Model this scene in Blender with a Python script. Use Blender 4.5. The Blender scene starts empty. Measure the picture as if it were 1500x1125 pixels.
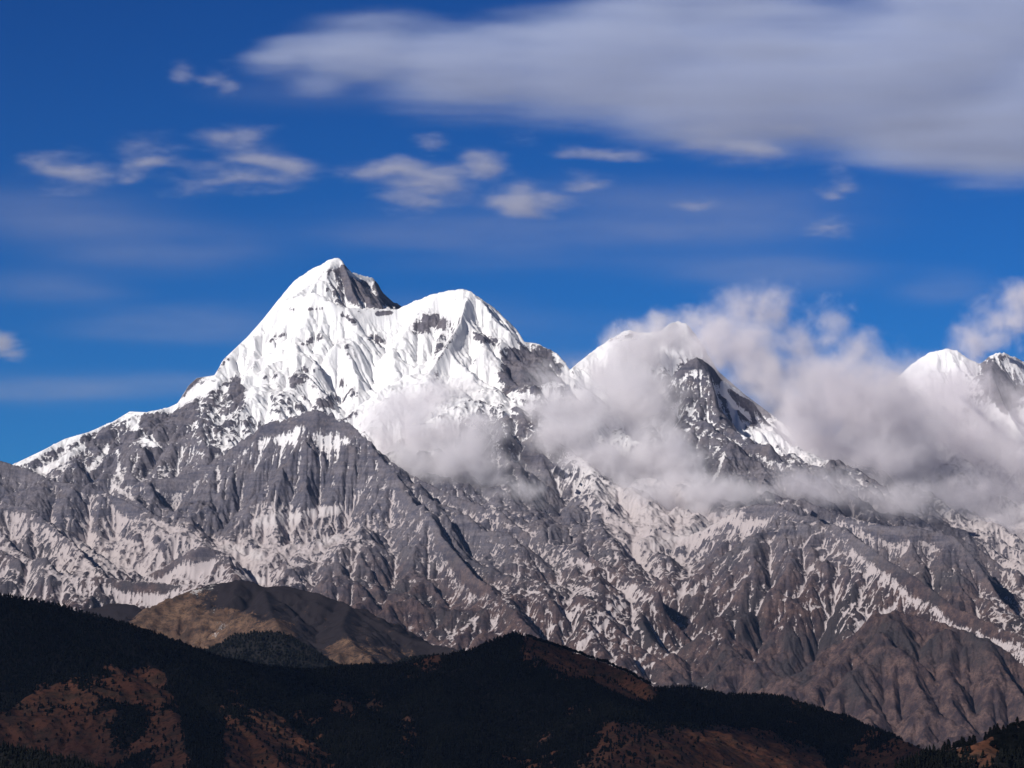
import bpy, math, random
import numpy as np

# ------------------------------------------------------------------ camera
# one unit is one metre; world z is height above the valley floor, y is distance from the viewer
F = 7136.0            # focal length in pixels of the 1500 px wide photograph (12 degrees across)
EYE = 300.0
PITCH = math.atan((1165.0 - 562.5) / F)
CP, SP = math.cos(PITCH), math.sin(PITCH)

scene = bpy.context.scene
cam_data = bpy.data.cameras.new('camera')
cam_data.sensor_width = 36.0
cam_data.lens = F / 1500.0 * 36.0
cam_data.clip_start = 10.0
cam_data.clip_end = 400000.0
cam = bpy.data.objects.new('camera', cam_data)
scene.collection.objects.link(cam)
cam.location = (0, 0, EYE)
cam.rotation_euler = (math.pi / 2 + PITCH, 0, 0)
scene.camera = cam

# ------------------------------------------------------------------ sky and sun
SUN_AZ = math.radians(225)     # compass-like: 180 = behind the viewer, 270 = left
SUN_EL = math.radians(30)
world = bpy.data.worlds.new('World')
scene.world = world
world.use_nodes = True
wn, wl = world.node_tree.nodes, world.node_tree.links
wn.clear()
w_out = wn.new('ShaderNodeOutputWorld')
w_bg = wn.new('ShaderNodeBackground')
w_sky = wn.new('ShaderNodeTexSky')
w_sky.sky_type = 'NISHITA'
w_sky.sun_disc = False
w_sky.sun_elevation = SUN_EL
w_sky.sun_rotation = SUN_AZ
w_sky.altitude = 3000
w_sky.air_density = 1.0
w_sky.dust_density = 0.0
w_sky.ozone_density = 3.0
w_bg.inputs['Strength'].default_value = 0.12
wl.new(w_bg.outputs[0], w_out.inputs['Surface'])
w_lo = wn.new('ShaderNodeVectorMath')      # the deep polarised blue of high mountain air
w_lo.operation = 'SCALE'
w_lo.inputs['Scale'].default_value = 0.1
w_gam = wn.new('ShaderNodeGamma')
w_gam.inputs['Gamma'].default_value = 2.2
w_tint = wn.new('ShaderNodeVectorMath')
w_tint.operation = 'MULTIPLY'
w_tint.inputs[1].default_value = (1.3, 5.0, 6.9)
wl.new(w_sky.outputs[0], w_lo.inputs[0])
wl.new(w_lo.outputs[0], w_gam.inputs['Color'])
wl.new(w_gam.outputs[0], w_tint.inputs[0])
wl.new(w_tint.outputs[0], w_bg.inputs['Color'])

sun_data = bpy.data.lights.new('sun', 'SUN')
sun_data.energy = 5.0
sun_data.angle = math.radians(0.5)
sun_data.color = (1.0, 0.945, 0.89)
sun = bpy.data.objects.new('sun', sun_data)
scene.collection.objects.link(sun)
sun.location = (-3000, -3000, 9000)
sun.rotation_euler = (math.pi / 2 - SUN_EL, 0, math.pi - SUN_AZ)
scene.view_settings.view_transform = 'Standard'
scene.view_settings.look = 'None'
scene.view_settings.exposure = 0.0
scene.view_settings.gamma = 1.0

scene.render.engine = 'CYCLES'
cy = scene.cycles
cy.use_denoising = True
cy.max_bounces = 6
cy.diffuse_bounces = 2
cy.glossy_bounces = 1
cy.transmission_bounces = 2
cy.volume_bounces = 4
cy.transparent_max_bounces = 8


def at(px, py, Y):
    """the point at distance Y that the photograph shows at pixel px, py"""
    a = (px - 750.0) / F
    b = (562.5 - py) / F
    dy = CP - b * SP
    dz = SP + b * CP
    return (a / dy * Y, Y, EYE + dz / dy * Y)


def pix(x, y, z):
    """where a point lands in the photograph"""
    dz = z - EYE
    f = y * CP + dz * SP
    u = -y * SP + dz * CP
    return 750.0 + F * x / f, 562.5 - F * u / f

# ------------------------------------------------------------------ noise
def lattice(seed, n=256):
    rg = np.random.RandomState(seed)
    a = rg.rand(n, n) * 2 * np.pi
    return np.cos(a).astype(np.float32), np.sin(a).astype(np.float32)


def perlin(x, y, seed, n=256):
    gx, gy = lattice(seed, n)
    xi = np.floor(x).astype(np.int64)
    yi = np.floor(y).astype(np.int64)
    fx = (x - xi).astype(np.float32)
    fy = (y - yi).astype(np.float32)
    u = fx * fx * fx * (fx * (fx * 6 - 15) + 10)
    v = fy * fy * fy * (fy * (fy * 6 - 15) + 10)
    x0, y0, x1, y1 = xi % n, yi % n, (xi + 1) % n, (yi + 1) % n

    def d(ix, iy, dx, dy):
        return gx[iy, ix] * dx + gy[iy, ix] * dy
    a = d(x0, y0, fx, fy)
    b = d(x1, y0, fx - 1, fy)
    c = d(x0, y1, fx, fy - 1)
    e = d(x1, y1, fx - 1, fy - 1)
    return (a + u * (b - a)) * (1 - v) + (c + u * (e - c)) * v


def fbm(x, y, size, octaves, seed, gain=0.5, ridged=False):
    s = 0.0
    amp, tot = 1.0, 0.0
    for k in range(octaves):
        f = 2.0 ** k / size
        p = perlin(x * f + 17.3 * k, y * f - 9.1 * k, seed + k)
        if ridged:
            p = 1 - np.abs(p) * 2.4
        s = s + amp * p
        tot += amp
        amp *= gain
    return s / tot


def sstep(a, b, x):
    t = np.clip((x - a) / (b - a), 0, 1)
    return t * t * (3 - 2 * t)


# ------------------------------------------------------------------ land forms
def drop(d, s0, s1, L):
    return s1 * d + (s0 - s1) * L * (1 - np.exp(-d / L))


def tents(X, Y, ridges, reach=9000.0, tight=False, grid=None):
    """height of the land as the highest of the slopes falling from every ridge line"""
    Z = np.full(X.shape, -1e4, np.float32)
    D = np.full(X.shape, 1e6, np.float32)
    GX, GY = grid if grid is not None else (X, Y)
    x0, y0 = float(GX[0, 0]), float(GY[0, 0])
    cx, cy_ = float(GX[0, 1] - GX[0, 0]), float(GY[1, 0] - GY[0, 0])
    for pts, s0, s1, L, crest in ridges:
        for (ax, ay, az), (bx, by, bz) in zip(pts[:-1], pts[1:]):
            R = min((max(az, bz) + 200) / max(s1, 0.05), reach)
            G = R + (0 if tight else 500)
            m = (slice(max(0, int((min(ay, by) - G - y0) / cy_)), max(0, int((max(ay, by) + G - y0) / cy_) + 2)),
                 slice(max(0, int((min(ax, bx) - G - x0) / cx)), max(0, int((max(ax, bx) + G - x0) / cx) + 2)))
            x, y = X[m], Y[m]
            if x.size == 0:
                continue
            dx, dy = bx - ax, by - ay
            t = np.clip(((x - ax) * dx + (y - ay) * dy) / (dx * dx + dy * dy + 1e-6), 0, 1)
            d = np.hypot(x - ax - t * dx, y - ay - t * dy)
            z = az + t * (bz - az) - drop(d, s0, s1, L)
            if tight:
                z = np.where(d > R, -1e4, z)
            np.maximum(Z[m], z, out=Z[m])
            if crest:
                D[m] = np.minimum(D[m], d)
    return Z, D


def receivers(z, cell):
    H, W = z.shape
    best = np.zeros((H, W), np.float32)
    rec = np.arange(H * W).reshape(H, W)
    idx = rec.copy()
    for dy in (-1, 0, 1):
        for dx in (-1, 0, 1):
            if dx == 0 and dy == 0:
                continue
            ys = slice(max(0, -dy), H - max(0, dy))
            xs = slice(max(0, -dx), W - max(0, dx))
            yn = slice(max(0, dy), H + min(0, dy))
            xn = slice(max(0, dx), W + min(0, dx))
            s = (z[ys, xs] - z[yn, xn]) / (cell * math.hypot(dx, dy))
            b = best[ys, xs]
            m = s > b
            b[m] = s[m]
            rec[ys, xs][m] = idx[yn, xn][m]
    return rec.ravel(), best


def flow(rec, n, cell):
    """the area that drains through every cell"""
    A = np.full(n, cell * cell, np.float64)
    R = np.append(np.where(rec == np.arange(n), n, rec), n)
    for k in range(12):
        src = np.nonzero(R[:n] != n)[0]
        if src.size == 0:
            break
        A = A + np.bincount(R[src], weights=A[src], minlength=n)
        R = R[R]
    return A


def erode(z, cell, steps, K, talus, keep, m=0.5, cap=0.4):
    H, W = z.shape
    n = H * W
    for it in range(steps):
        rec, S = receivers(z, cell)
        A = flow(rec, n, cell).reshape(H, W)
        zr = z.ravel()[rec].reshape(H, W)
        dz = np.minimum(K * (A ** m) * S, cap * (z - zr))
        z = z - dz.astype(np.float32) * keep
        # pits fill up
        pit = (rec.reshape(H, W) == np.arange(n).reshape(H, W))
        if pit.any():
            zp = np.pad(z, 1, mode='edge')
            mean = (zp[:-2, 1:-1] + zp[2:, 1:-1] + zp[1:-1, :-2] + zp[1:-1, 2:]) / 4
            z = np.where(pit, np.maximum(z, mean), z)
        # what is too steep slides
        over = np.maximum(S - talus, 0) * cell
        z = z - 0.35 * over * keep
    rec, S = receivers(z, cell)
    A = flow(rec, n, cell).reshape(H, W)
    return z.astype(np.float32), A


def resample(z, f_shape):
    H, W = z.shape
    h, w = f_shape
    yy = np.linspace(0, H - 1, h)
    xx = np.linspace(0, W - 1, w)
    y0 = np.minimum(yy.astype(int), H - 2)
    x0 = np.minimum(xx.astype(int), W - 2)
    fy = (yy - y0)[:, None].astype(np.float32)
    fx = (xx - x0)[None, :].astype(np.float32)
    r = z[y0][:, x0] * (1 - fx) + z[y0][:, x0 + 1] * fx
    s = z[y0 + 1][:, x0] * (1 - fx) + z[y0 + 1][:, x0 + 1] * fx
    return (r * (1 - fy) + s * fy).astype(np.float32)

# ------------------------------------------------------------------ the great range
# every ridge: pixel x, pixel y, distance in kilometres
def ridge(pts, s0=1.1, s1=0.42, L=900, crest=True):
    return ([at(a, b, k * 1000.0) for a, b, k in pts], s0, s1, L, crest)


RANGE = [
    # main skyline, left shoulder up to the first summit
    ridge([(-260, 800, 46.5), (-120, 740, 46.6), (20, 678, 47), (60, 659, 47.2), (95, 641, 47.4), (130, 631, 47.5), (165, 616, 47.6), (190, 601, 47.6), (215, 602, 47.7),
           (245, 596, 47.8), (270, 588, 47.9), (290, 578, 48), (312, 560, 48), (338, 535, 48), (375, 490, 48.1), (400, 460, 48.2), (418, 440, 48.3), (445, 420, 48.6), (478, 400, 48.9)], 1.2, 0.45, 1100),
    ridge([(262, 586, 49.3), (276, 563, 49.2), (288, 552, 49.2), (314, 548, 49.1), (330, 522, 49.1), (345, 508, 49.1), (362, 492, 49.1), (385, 466, 49.2), (400, 447, 49.2), (418, 424, 49.2), (432, 408, 49.2), (452, 394, 49.1), (478, 381, 49.0), (490, 376, 49.0), (500, 379, 49.0),
           (508, 390, 49.1), (516, 397, 49.2), (530, 401, 49.3), (546, 405, 49.4), (554, 416, 49.5), (562, 428, 49.5), (575, 440, 49.6), (592, 449, 49.7), (640, 470, 50)], 1.1, 0.45, 900),
    ridge([(500, 380, 49.0), (512, 405, 48.75), (516, 425, 48.6), (530, 448, 48.4)], 1.3, 0.6, 500),
    ridge([(546, 406, 49.4), (552, 424, 49.1), (558, 445, 48.8)], 1.3, 0.6, 500),
    ridge([(478, 384, 48.95), (470, 400, 48.8), (455, 425, 48.5)], 1.2, 0.6, 500),
    # snow shoulder below the summit, over to the second summit
    ridge([(418, 440, 48.2), (450, 436, 48.0), (485, 440, 47.9), (505, 449, 47.9), (540, 450, 48.0), (583, 450, 48.1), (606, 440, 48.1), (630, 430, 48.0), (655, 423, 48.0), (672, 421, 48.0), (690, 425, 48.0),
           (702, 434, 48.1), (716, 444, 48.2), (732, 456, 48.3), (746, 470, 48.3), (758, 482, 48.4), (768, 499, 48.4)], 1.0, 0.45, 900),
    ridge([(690, 426, 48.0), (680, 444, 47.7), (674, 470, 47.4), (650, 510, 47.0), (628, 545, 46.7), (606, 590, 46.3), (585, 640, 45.9)], 1.3, 0.5, 700),
    ridge([(746, 504, 48.0), (768, 502, 48.0), (785, 501, 48.0), (800, 508, 48.0), (816, 516, 48.0), (828, 530, 48.0), (835, 540, 48), (846, 530, 48.1), (862, 517, 48.2), (880, 504, 48.3), (895, 493, 48.3), (912, 484, 48.3), (921, 481, 48.3), (935, 485, 48.4),
           (952, 484, 48.4), (965, 482, 48.4), (978, 474, 48.4), (992, 468, 48.5), (1004, 471, 48.5), (1016, 484, 48.6), (1030, 505, 48.7), (1050, 540, 49), (1090, 590, 49), (1150, 640, 49), (1220, 660, 49.3)], 1.3, 0.45, 900),
    ridge([(768, 502, 48.0), (752, 530, 47.6), (735, 560, 47.3), (722, 585, 47.0)], 1.2, 0.5, 600),
    ridge([(835, 541, 48.0), (815, 563, 47.6), (790, 590, 47.2), (762, 612, 46.9)], 1.2, 0.5, 600),
    # ribs of the sunlit upper face
    # dark pyramid between the clouds
    ridge([(940, 620, 46.6), (965, 580, 46.7), (985, 548, 46.8), (1003, 530, 46.8), (1020, 519, 46.8), (1034, 528, 46.9), (1046, 540, 47), (1056, 552, 47), (1070, 562, 47.1), (1086, 572, 47.2), (1100, 584, 47.3),
           (1112, 600, 47.4), (1122, 614, 47.5), (1136, 626, 47.6), (1148, 634, 47.7), (1162, 643, 47.8), (1200, 680, 48)], 1.35, 0.5, 600),
    ridge([(1034, 530, 46.9), (1045, 570, 46.5), (1052, 610, 46.2), (1058, 650, 45.9), (1030, 700, 45.3), (1000, 760, 44.6)], 1.3, 0.5, 500),
    ridge([(1060, 655, 45.9), (1100, 648, 45.8), (1128, 648, 45.7), (1140, 668, 45.7), (1160, 700, 45.6)], 1.5, 0.5, 500),
    # far massif at the right edge
    ridge([(1230, 640, 51), (1290, 570, 51), (1325, 540, 51), (1345, 523, 51), (1362, 514, 51), (1385, 507, 51), (1402, 512, 51), (1420, 524, 51), (1436, 530, 51), (1450, 520, 51), (1464, 513, 51),
           (1480, 518, 51.1), (1496, 526, 51.2), (1530, 545, 51.3), (1620, 560, 51.5)], 1.2, 0.45, 1000),
    ridge([(1450, 521, 51), (1455, 550, 50.5), (1470, 590, 50.0), (1500, 640, 49.5)], 1.6, 0.5, 500),
    ridge([(1560, 560, 51.4), (1540, 640, 50), (1520, 720, 48.5), (1500, 800, 47)], 1.2, 0.5, 700),
    # middle spur that comes out of the cloud
    ridge([(560, 735, 45.6), (605, 690, 45.8), (640, 655, 46), (655, 628, 46.1), (680, 612, 46.1), (712, 604, 46.2), (726, 592, 46.2), (738, 589, 46.2), (750, 600, 46.1), (762, 620, 46.0), (778, 642, 45.8), (800, 664, 45.6),
           (826, 688, 45.3), (850, 710, 45.0), (862, 740, 44.6), (878, 772, 44.2), (893, 802, 43.8), (930, 850, 43)], 1.4, 0.5, 600),
    ridge([(738, 592, 46.2), (745, 640, 45.7), (742, 700, 45.0), (735, 750, 44.3), (760, 800, 43.6)], 1.2, 0.5, 500),
    # the banded wall and its long shoulder
    ridge([(150, 722, 44.9), (205, 706, 44.8), (232, 700, 44.8), (268, 694, 44.8), (300, 682, 44.8), (330, 664, 44.8), (352, 646, 44.8), (380, 626, 44.8), (420, 614, 44.7), (448, 604, 44.6), (465, 599, 44.5), (486, 605, 44.5),
           (510, 620, 44.4), (528, 636, 44.3), (545, 652, 44.2), (562, 668, 44.2), (590, 690, 44.1), (622, 707, 44.0), (660, 722, 43.8), (700, 738, 43.6), (732, 756, 43.4),
           (760, 772, 43.2), (800, 796, 43.0), (850, 812, 42.6), (895, 830, 42.2), (930, 850, 41.9), (965, 866, 41.5)], 1.3, 0.42, 1100),
    ridge([(545, 652, 44.2), (590, 715, 43.5), (640, 775, 42.7), (690, 835, 41.9), (740, 880, 41.2), (790, 930, 40.3)], 1.1, 0.45, 600),
    # left: dark shoulder and brown snow-dusted slopes in front
    ridge([(-260, 600, 43.8), (-120, 640, 43.8), (-40, 662, 43.8), (0, 672, 43.8), (28, 682, 43.8), (60, 697, 43.7), (100, 708, 43.6), (150, 716, 43.5), (200, 740, 43.2), (250, 770, 42.9), (300, 795, 42.6), (340, 812, 42.3)], 1.0, 0.42, 900),
    ridge([(-160, 700, 42.8), (0, 738, 42.5), (36, 744, 42.4), (70, 764, 42.2), (100, 790, 41.9), (130, 820, 41.6), (152, 846, 41.2)], 0.9, 0.42, 900),
    ridge([(-160, 760, 41.6), (0, 786, 41.3), (20, 800, 41.1), (50, 825, 40.7), (90, 848, 40.3), (140, 846, 40.2), (180, 848, 40.1), (235, 850, 40.0), (300, 858, 39.8), (370, 870, 39.6)], 0.8, 0.4, 800),
    ridge([(205, 846, 41.2), (232, 832, 41.2), (262, 814, 41.2), (284, 800, 41.1), (296, 796, 41.1), (318, 803, 41.1), (338, 816, 41.1), (350, 835, 41.0), (358, 852, 40.9), (400, 870, 40.7)], 1.0, 0.42, 600),
    # right: the broad grey shoulder
    ridge([(925, 850, 43.7), (950, 826, 43.6), (975, 806, 43.5), (1000, 792, 43.4), (1030, 776, 43.2), (1060, 756, 43.1), (1088, 741, 42.9), (1112, 736, 42.8), (1140, 740, 42.6), (1170, 756, 42.4), (1208, 768, 42.2), (1240, 776, 42.0),
           (1270, 795, 41.7), (1300, 818, 41.4), (1332, 836, 41.2), (1368, 862, 40.9), (1400, 888, 40.6), (1440, 904, 40.3), (1475, 920, 40.0), (1500, 930, 39.8), (1640, 1000, 38.6)], 1.1, 0.42, 1000),
    # blue shaded ridge behind the shoulder
    ridge([(1120, 720, 44.6), (1165, 735, 44.6), (1195, 738, 44.5), (1225, 752, 44.5), (1255, 762, 44.4), (1290, 768, 44.3), (1330, 768, 44.2), (1370, 776, 44.2), (1396, 782, 44.1), (1415, 800, 44.0), (1432, 822, 43.9),
           (1450, 850, 43.7), (1466, 876, 43.6), (1490, 900, 43.4), (1560, 960, 43)], 1.4, 0.45, 700),
    # dark snowless hump low at the right
    ridge([(1110, 1140, 36.4), (1180, 1040, 37.4), (1215, 985, 38.0), (1235, 955, 38.3), (1262, 926, 38.5), (1288, 905, 38.6), (1310, 892, 38.6), (1335, 898, 38.6), (1362, 908, 38.5), (1402, 922, 38.4), (1432, 938, 38.2), (1460, 962, 38.0),
           (1480, 990, 37.8), (1500, 1018, 37.5), (1560, 1100, 36.9)], 0.8, 0.42, 900),
]


SKYLINE = [(-300, 830), (-120, 740), (20, 678), (60, 659), (95, 641), (130, 631), (165, 616), (190, 601), (215, 602), (245, 596), (262, 588), (276, 563), (288, 552), (314, 548), (330, 522), (345, 508), (362, 492),
           (385, 466), (400, 447), (418, 424), (432, 408), (452, 394), (478, 381), (490, 376), (500, 379), (508, 390), (530, 401), (546, 405), (562, 428), (585, 449), (606, 440), (630, 430), (655, 423), (672, 421), (690, 425), (716, 444), (746, 470),
           (758, 482), (768, 499), (785, 501), (800, 508), (816, 516), (828, 530), (835, 540), (846, 530), (880, 504), (912, 484), (921, 481), (952, 484), (978, 474), (992, 468), (1004, 471), (1016, 484), (1050, 540), (1090, 575), (1150, 620), (1220, 640),
           (1290, 565), (1325, 538), (1345, 523), (1362, 514), (1385, 507), (1402, 512), (1420, 524), (1436, 530), (1450, 520), (1464, 513), (1496, 526), (1530, 545), (1640, 560)]


def make_range(cell=12.0):
    X0, X1, Y0, Y1 = -6400.0, 6400.0, 35200.0, 52400.0

    def axes(c):
        nx, ny = int(round((X1 - X0) / c)) + 1, int(round((Y1 - Y0) / c)) + 1
        return np.meshgrid(np.linspace(X0, X1, nx, dtype=np.float64), np.linspace(Y0, Y1, ny, dtype=np.float64))

    def crests(X, Y, reach):
        return tents(X.astype(np.float32), Y.astype(np.float32), [(p, 1.5, 1.4, 500, True) for p, a, b, c, cr in RANGE if cr], reach, True)[0]
    X, Y = axes(48.0)
    Z, D = tents(X.astype(np.float32), Y.astype(np.float32), RANGE)
    far = sstep(-150, 300, D)
    wx = far * (fbm(X, Y, 1300, 4, 101) * 600 + fbm(X, Y, 380, 3, 103) * 220)
    wy = far * (fbm(X, Y, 1300, 4, 107) * 600 + fbm(X, Y, 380, 3, 109) * 220)
    Zw, _ = tents((X + wx).astype(np.float32), (Y + wy).astype(np.float32), RANGE, grid=(X, Y))
    Z = np.where(D < 120, np.maximum(Z, Zw - 30), Zw)
    Z = np.maximum(Z, 60 + 0.02 * (Y - Y0))
    far = 0.55 + 0.45 * sstep(0, 300, D)
    Z += (far * (fbm(X, Y, 1600, 3, 11) * 240 + fbm(X, Y, 700, 4, 31, ridged=True) * 170 - 90)).astype(np.float32)
    Z, A = erode(Z.astype(np.float32), 48.0, 26, 0.013, 0.95, (0.6 + 0.4 * sstep(20, 200, D)).astype(np.float32))
    X, Y = axes(24.0)
    Z = resample(Z, X.shape)
    D = resample(D, X.shape)
    Z += (fbm(X, Y, 260, 4, 51, ridged=True, gain=0.55) * 80 - 26 + fbm(X, Y, 420, 3, 55) * 70).astype(np.float32)
    Z = np.maximum(Z, crests(X, Y, 110))
    Z, A = erode(Z, 24.0, 14, 0.016, 1.2, (0.3 + 0.7 * sstep(5, 80, D)).astype(np.float32))
    X, Y = axes(cell)
    Z = resample(Z, X.shape)
    D = resample(D, X.shape)
    rough = sstep(-400, 2500, Z)
    # beds of harder rock stand out as steps
    T = Z + 0.22 * X - 0.05 * Y + 700 * fbm(X, Y, 1500, 5, 301)
    for per, amp in ((230.0, 24.0), (97.0, 9.0)):
        ph = T / per
        Z += (rough * amp * (0.3 + 1.2 * fbm(X, Y, 800, 2, int(per))) * np.sin(2 * np.pi * ph + 0.9 * np.sin(2 * np.pi * ph))).astype(np.float32)
    calm = 1 - 0.45 * sstep(3300, 3900, Z) * sstep(45800, 46600, Y)      # smooth under deep snow
    Z += (calm * (0.3 + 0.7 * rough) * (fbm(X, Y, 95, 4, 71, ridged=True, gain=0.62) * 40 - 12)).astype(np.float32)
    # flutes that run straight down the faces
    px, py = pix(X, Y, Z)
    wx = 60 * fbm(X, Y, 420, 3, 401)
    right = sstep(860, 960, px)
    fl = (1 - right) * fbm((X + wx) * 1.0, Y * 0.16, 78, 3, 411, ridged=True) + right * fbm(0.5 * X - 0.85 * Y + wx, (0.85 * X + 0.5 * Y) * 0.14, 105, 3, 421, ridged=True)
    wall = np.exp(-((px - 420) / 190) ** 2 - ((Y - 44200) / 900) ** 2) + 0.8 * np.exp(-((px - 1120) / 190) ** 2 - ((Y - 41900) / 1100) ** 2)
    Z += ((0.30 + 0.70 * rough) * (10 + 40 * wall) * fl * calm).astype(np.float32)
    # nothing behind may stand above the skyline
    lid = np.interp(px, [q[0] for q in SKYLINE], [q[1] for q in SKYLINE])
    b = (562.5 - lid) / F
    top = EYE + Y * (SP + b * CP) / (CP - b * SP)
    Z = np.where(Y > 44800, np.minimum(Z, top - 12), Z)
    Z = np.maximum(Z, crests(X, Y, 60) + fbm(X, Y, 110, 4, 77, gain=0.68) * 46 - 12)
    Z, A = erode(Z.astype(np.float32), cell, 6, 0.026, 1.7, (0.25 + 0.75 * sstep(5, 60, D)).astype(np.float32))
    return X, Y, Z, A, D, (fl * (0.35 + wall) * calm).astype(np.float32)

# ------------------------------------------------------------------ meshes and materials
def grid_mesh(name, X, Y, Z, attrs, mat):
    H, W = Z.shape
    n = H * W
    me = bpy.data.meshes.new(name)
    me.vertices.add(n)
    co = np.empty((n, 3), np.float32)
    co[:, 0] = X.ravel()
    co[:, 1] = Y.ravel()
    co[:, 2] = Z.ravel()
    me.vertices.foreach_set('co', co.ravel())
    idx = np.arange(n, dtype=np.int32).reshape(H, W)
    q = np.stack([idx[:-1, :-1], idx[:-1, 1:], idx[1:, 1:], idx[1:, :-1]], -1).reshape(-1, 4)
    me.loops.add(q.size)
    me.loops.foreach_set('vertex_index', q.ravel())
    me.polygons.add(len(q))
    me.polygons.foreach_set('loop_start', np.arange(0, q.size, 4, dtype=np.int32))
    me.polygons.foreach_set('use_smooth', np.ones(len(q), dtype=bool))
    me.update(calc_edges=True)
    for k, v in attrs.items():
        a = me.attributes.new(k, 'FLOAT', 'POINT')
        a.data.foreach_set('value', v.astype(np.float32).ravel())
    me.materials.append(mat)
    o = bpy.data.objects.new(name, me)
    scene.collection.objects.link(o)
    return o


class Nodes:
    """a few words for wiring shader nodes"""
    def __init__(self, tree):
        self.t = tree
        tree.nodes.clear()

    def new(self, kind, **kw):
        n = self.t.nodes.new(kind)
        for k, v in kw.items():
            setattr(n, k, v)
        return n

    def link(self, a, b):
        self.t.links.new(a, b)

    def put(self, sock, v):
        if hasattr(v, 'is_output'):
            self.link(v, sock)
        else:
            sock.default_value = v

    def math(self, op, a, b=None, c=None, clamp=False):
        n = self.new('ShaderNodeMath', operation=op, use_clamp=clamp)
        self.put(n.inputs[0], a)
        if b is not None:
            self.put(n.inputs[1], b)
        if c is not None:
            self.put(n.inputs[2], c)
        return n.outputs[0]

    def mix(self, f, a, b):
        n = self.new('ShaderNodeMix', data_type='RGBA')
        self.put(n.inputs[0], f)
        self.put(n.inputs[6], a)
        self.put(n.inputs[7], b)
        return n.outputs[2]

    def noise(self, vec, scale, detail=4.0, rough=0.55, dist=0.0):
        n = self.new('ShaderNodeTexNoise')
        self.link(vec, n.inputs['Vector'])
        n.inputs['Scale'].default_value = scale
        n.inputs['Detail'].default_value = detail
        n.inputs['Roughness'].default_value = rough
        n.inputs['Distortion'].default_value = dist
        return n.outputs['Fac']

    def ramp(self, v, lo, hi, a=0.0, b=1.0):
        n = self.new('ShaderNodeMapRange', interpolation_type='SMOOTHSTEP')
        self.put(n.inputs[0], v)
        n.inputs[1].default_value = lo
        n.inputs[2].default_value = hi
        n.inputs[3].default_value = a
        n.inputs[4].default_value = b
        return n.outputs[0]

    def attr(self, name):
        return self.new('ShaderNodeAttribute', attribute_name=name).outputs['Fac']


def rgb(r, g, b):
    return (r, g, b, 1.0)


def range_material():
    m = bpy.data.materials.new('mountain')
    m.use_nodes = True
    N = Nodes(m.node_tree)
    out = N.new('ShaderNodeOutputMaterial')
    p = N.new('ShaderNodeBsdfPrincipled')
    N.link(p.outputs[0], out.inputs['Surface'])
    pos = N.new('ShaderNodeNewGeometry').outputs['Position']
    mp = N.new('ShaderNodeMapping')
    N.link(pos, mp.inputs['Vector'])
    mp.inputs['Scale'].default_value = (0.001, 0.001, 0.001)
    v = mp.outputs[0]
    big = N.noise(v, 1.6, 5)
    mid = N.noise(v, 9.0, 5, 0.6)
    fine = N.noise(v, 38.0, 5, 0.75)
    # beds of rock, tilted
    beds = N.new('ShaderNodeMapping')
    N.link(pos, beds.inputs['Vector'])
    beds.inputs['Scale'].default_value = (0.0012, 0.0008, 0.011)
    beds.inputs['Rotation'].default_value = (0.12, 0.24, 0.0)
    
    bed = N.noise(beds.outputs[0], 1.0, 5, 0.65, 1.2)
    grey = N.mix(N.ramp(bed, 0.28, 0.72), rgb(0.100, 0.098, 0.132), rgb(0.240, 0.218, 0.238))
    grey = N.mix(N.ramp(mid, 0.45, 0.7), grey, rgb(0.20, 0.175, 0.185))
    brown = N.mix(N.ramp(mid, 0.35, 0.65), rgb(0.050, 0.034, 0.039), rgb(0.170, 0.108, 0.093))
    brown = N.mix(N.ramp(big, 0.45, 0.62), brown, rgb(0.056, 0.046, 0.047))
    brown = N.mix(N.ramp(N.noise(v, 60.0, 4, 0.8), 0.48, 0.62, 0.0, 0.6), brown, rgb(0.026, 0.023, 0.025))
    rock = N.mix(N.attr('brown'), grey, brown)
    rock = N.mix(N.ramp(fine, 0.3, 0.7), N.mix(0.5, rock, rgb(0.02, 0.02, 0.028)), rock)
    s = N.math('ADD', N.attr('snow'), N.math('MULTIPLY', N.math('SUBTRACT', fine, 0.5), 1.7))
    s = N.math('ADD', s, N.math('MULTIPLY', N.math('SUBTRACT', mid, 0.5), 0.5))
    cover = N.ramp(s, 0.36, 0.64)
    dim_snow = rgb(0.41, 0.362, 0.362)  # thin low snow, its weaker light painted into the colour
    new = rgb(0.86, 0.86, 0.87)  # undimmed snow of the sunlit heights
    snow = N.mix(N.attr('snow_light'), dim_snow, new)
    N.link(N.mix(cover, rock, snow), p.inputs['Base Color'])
    p.inputs['Roughness'].default_value = 0.9
    p.inputs['Specular IOR Level'].default_value = 0.15
    b = N.new('ShaderNodeBump')
    N.link(N.ramp(cover, 0.0, 1.0, 0.9, 0.25), b.inputs['Strength'])
    b.inputs['Distance'].default_value = 20.0
    N.link(fine, b.inputs['Height'])
    N.link(b.outputs[0], p.inputs['Normal'])
    return m


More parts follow.
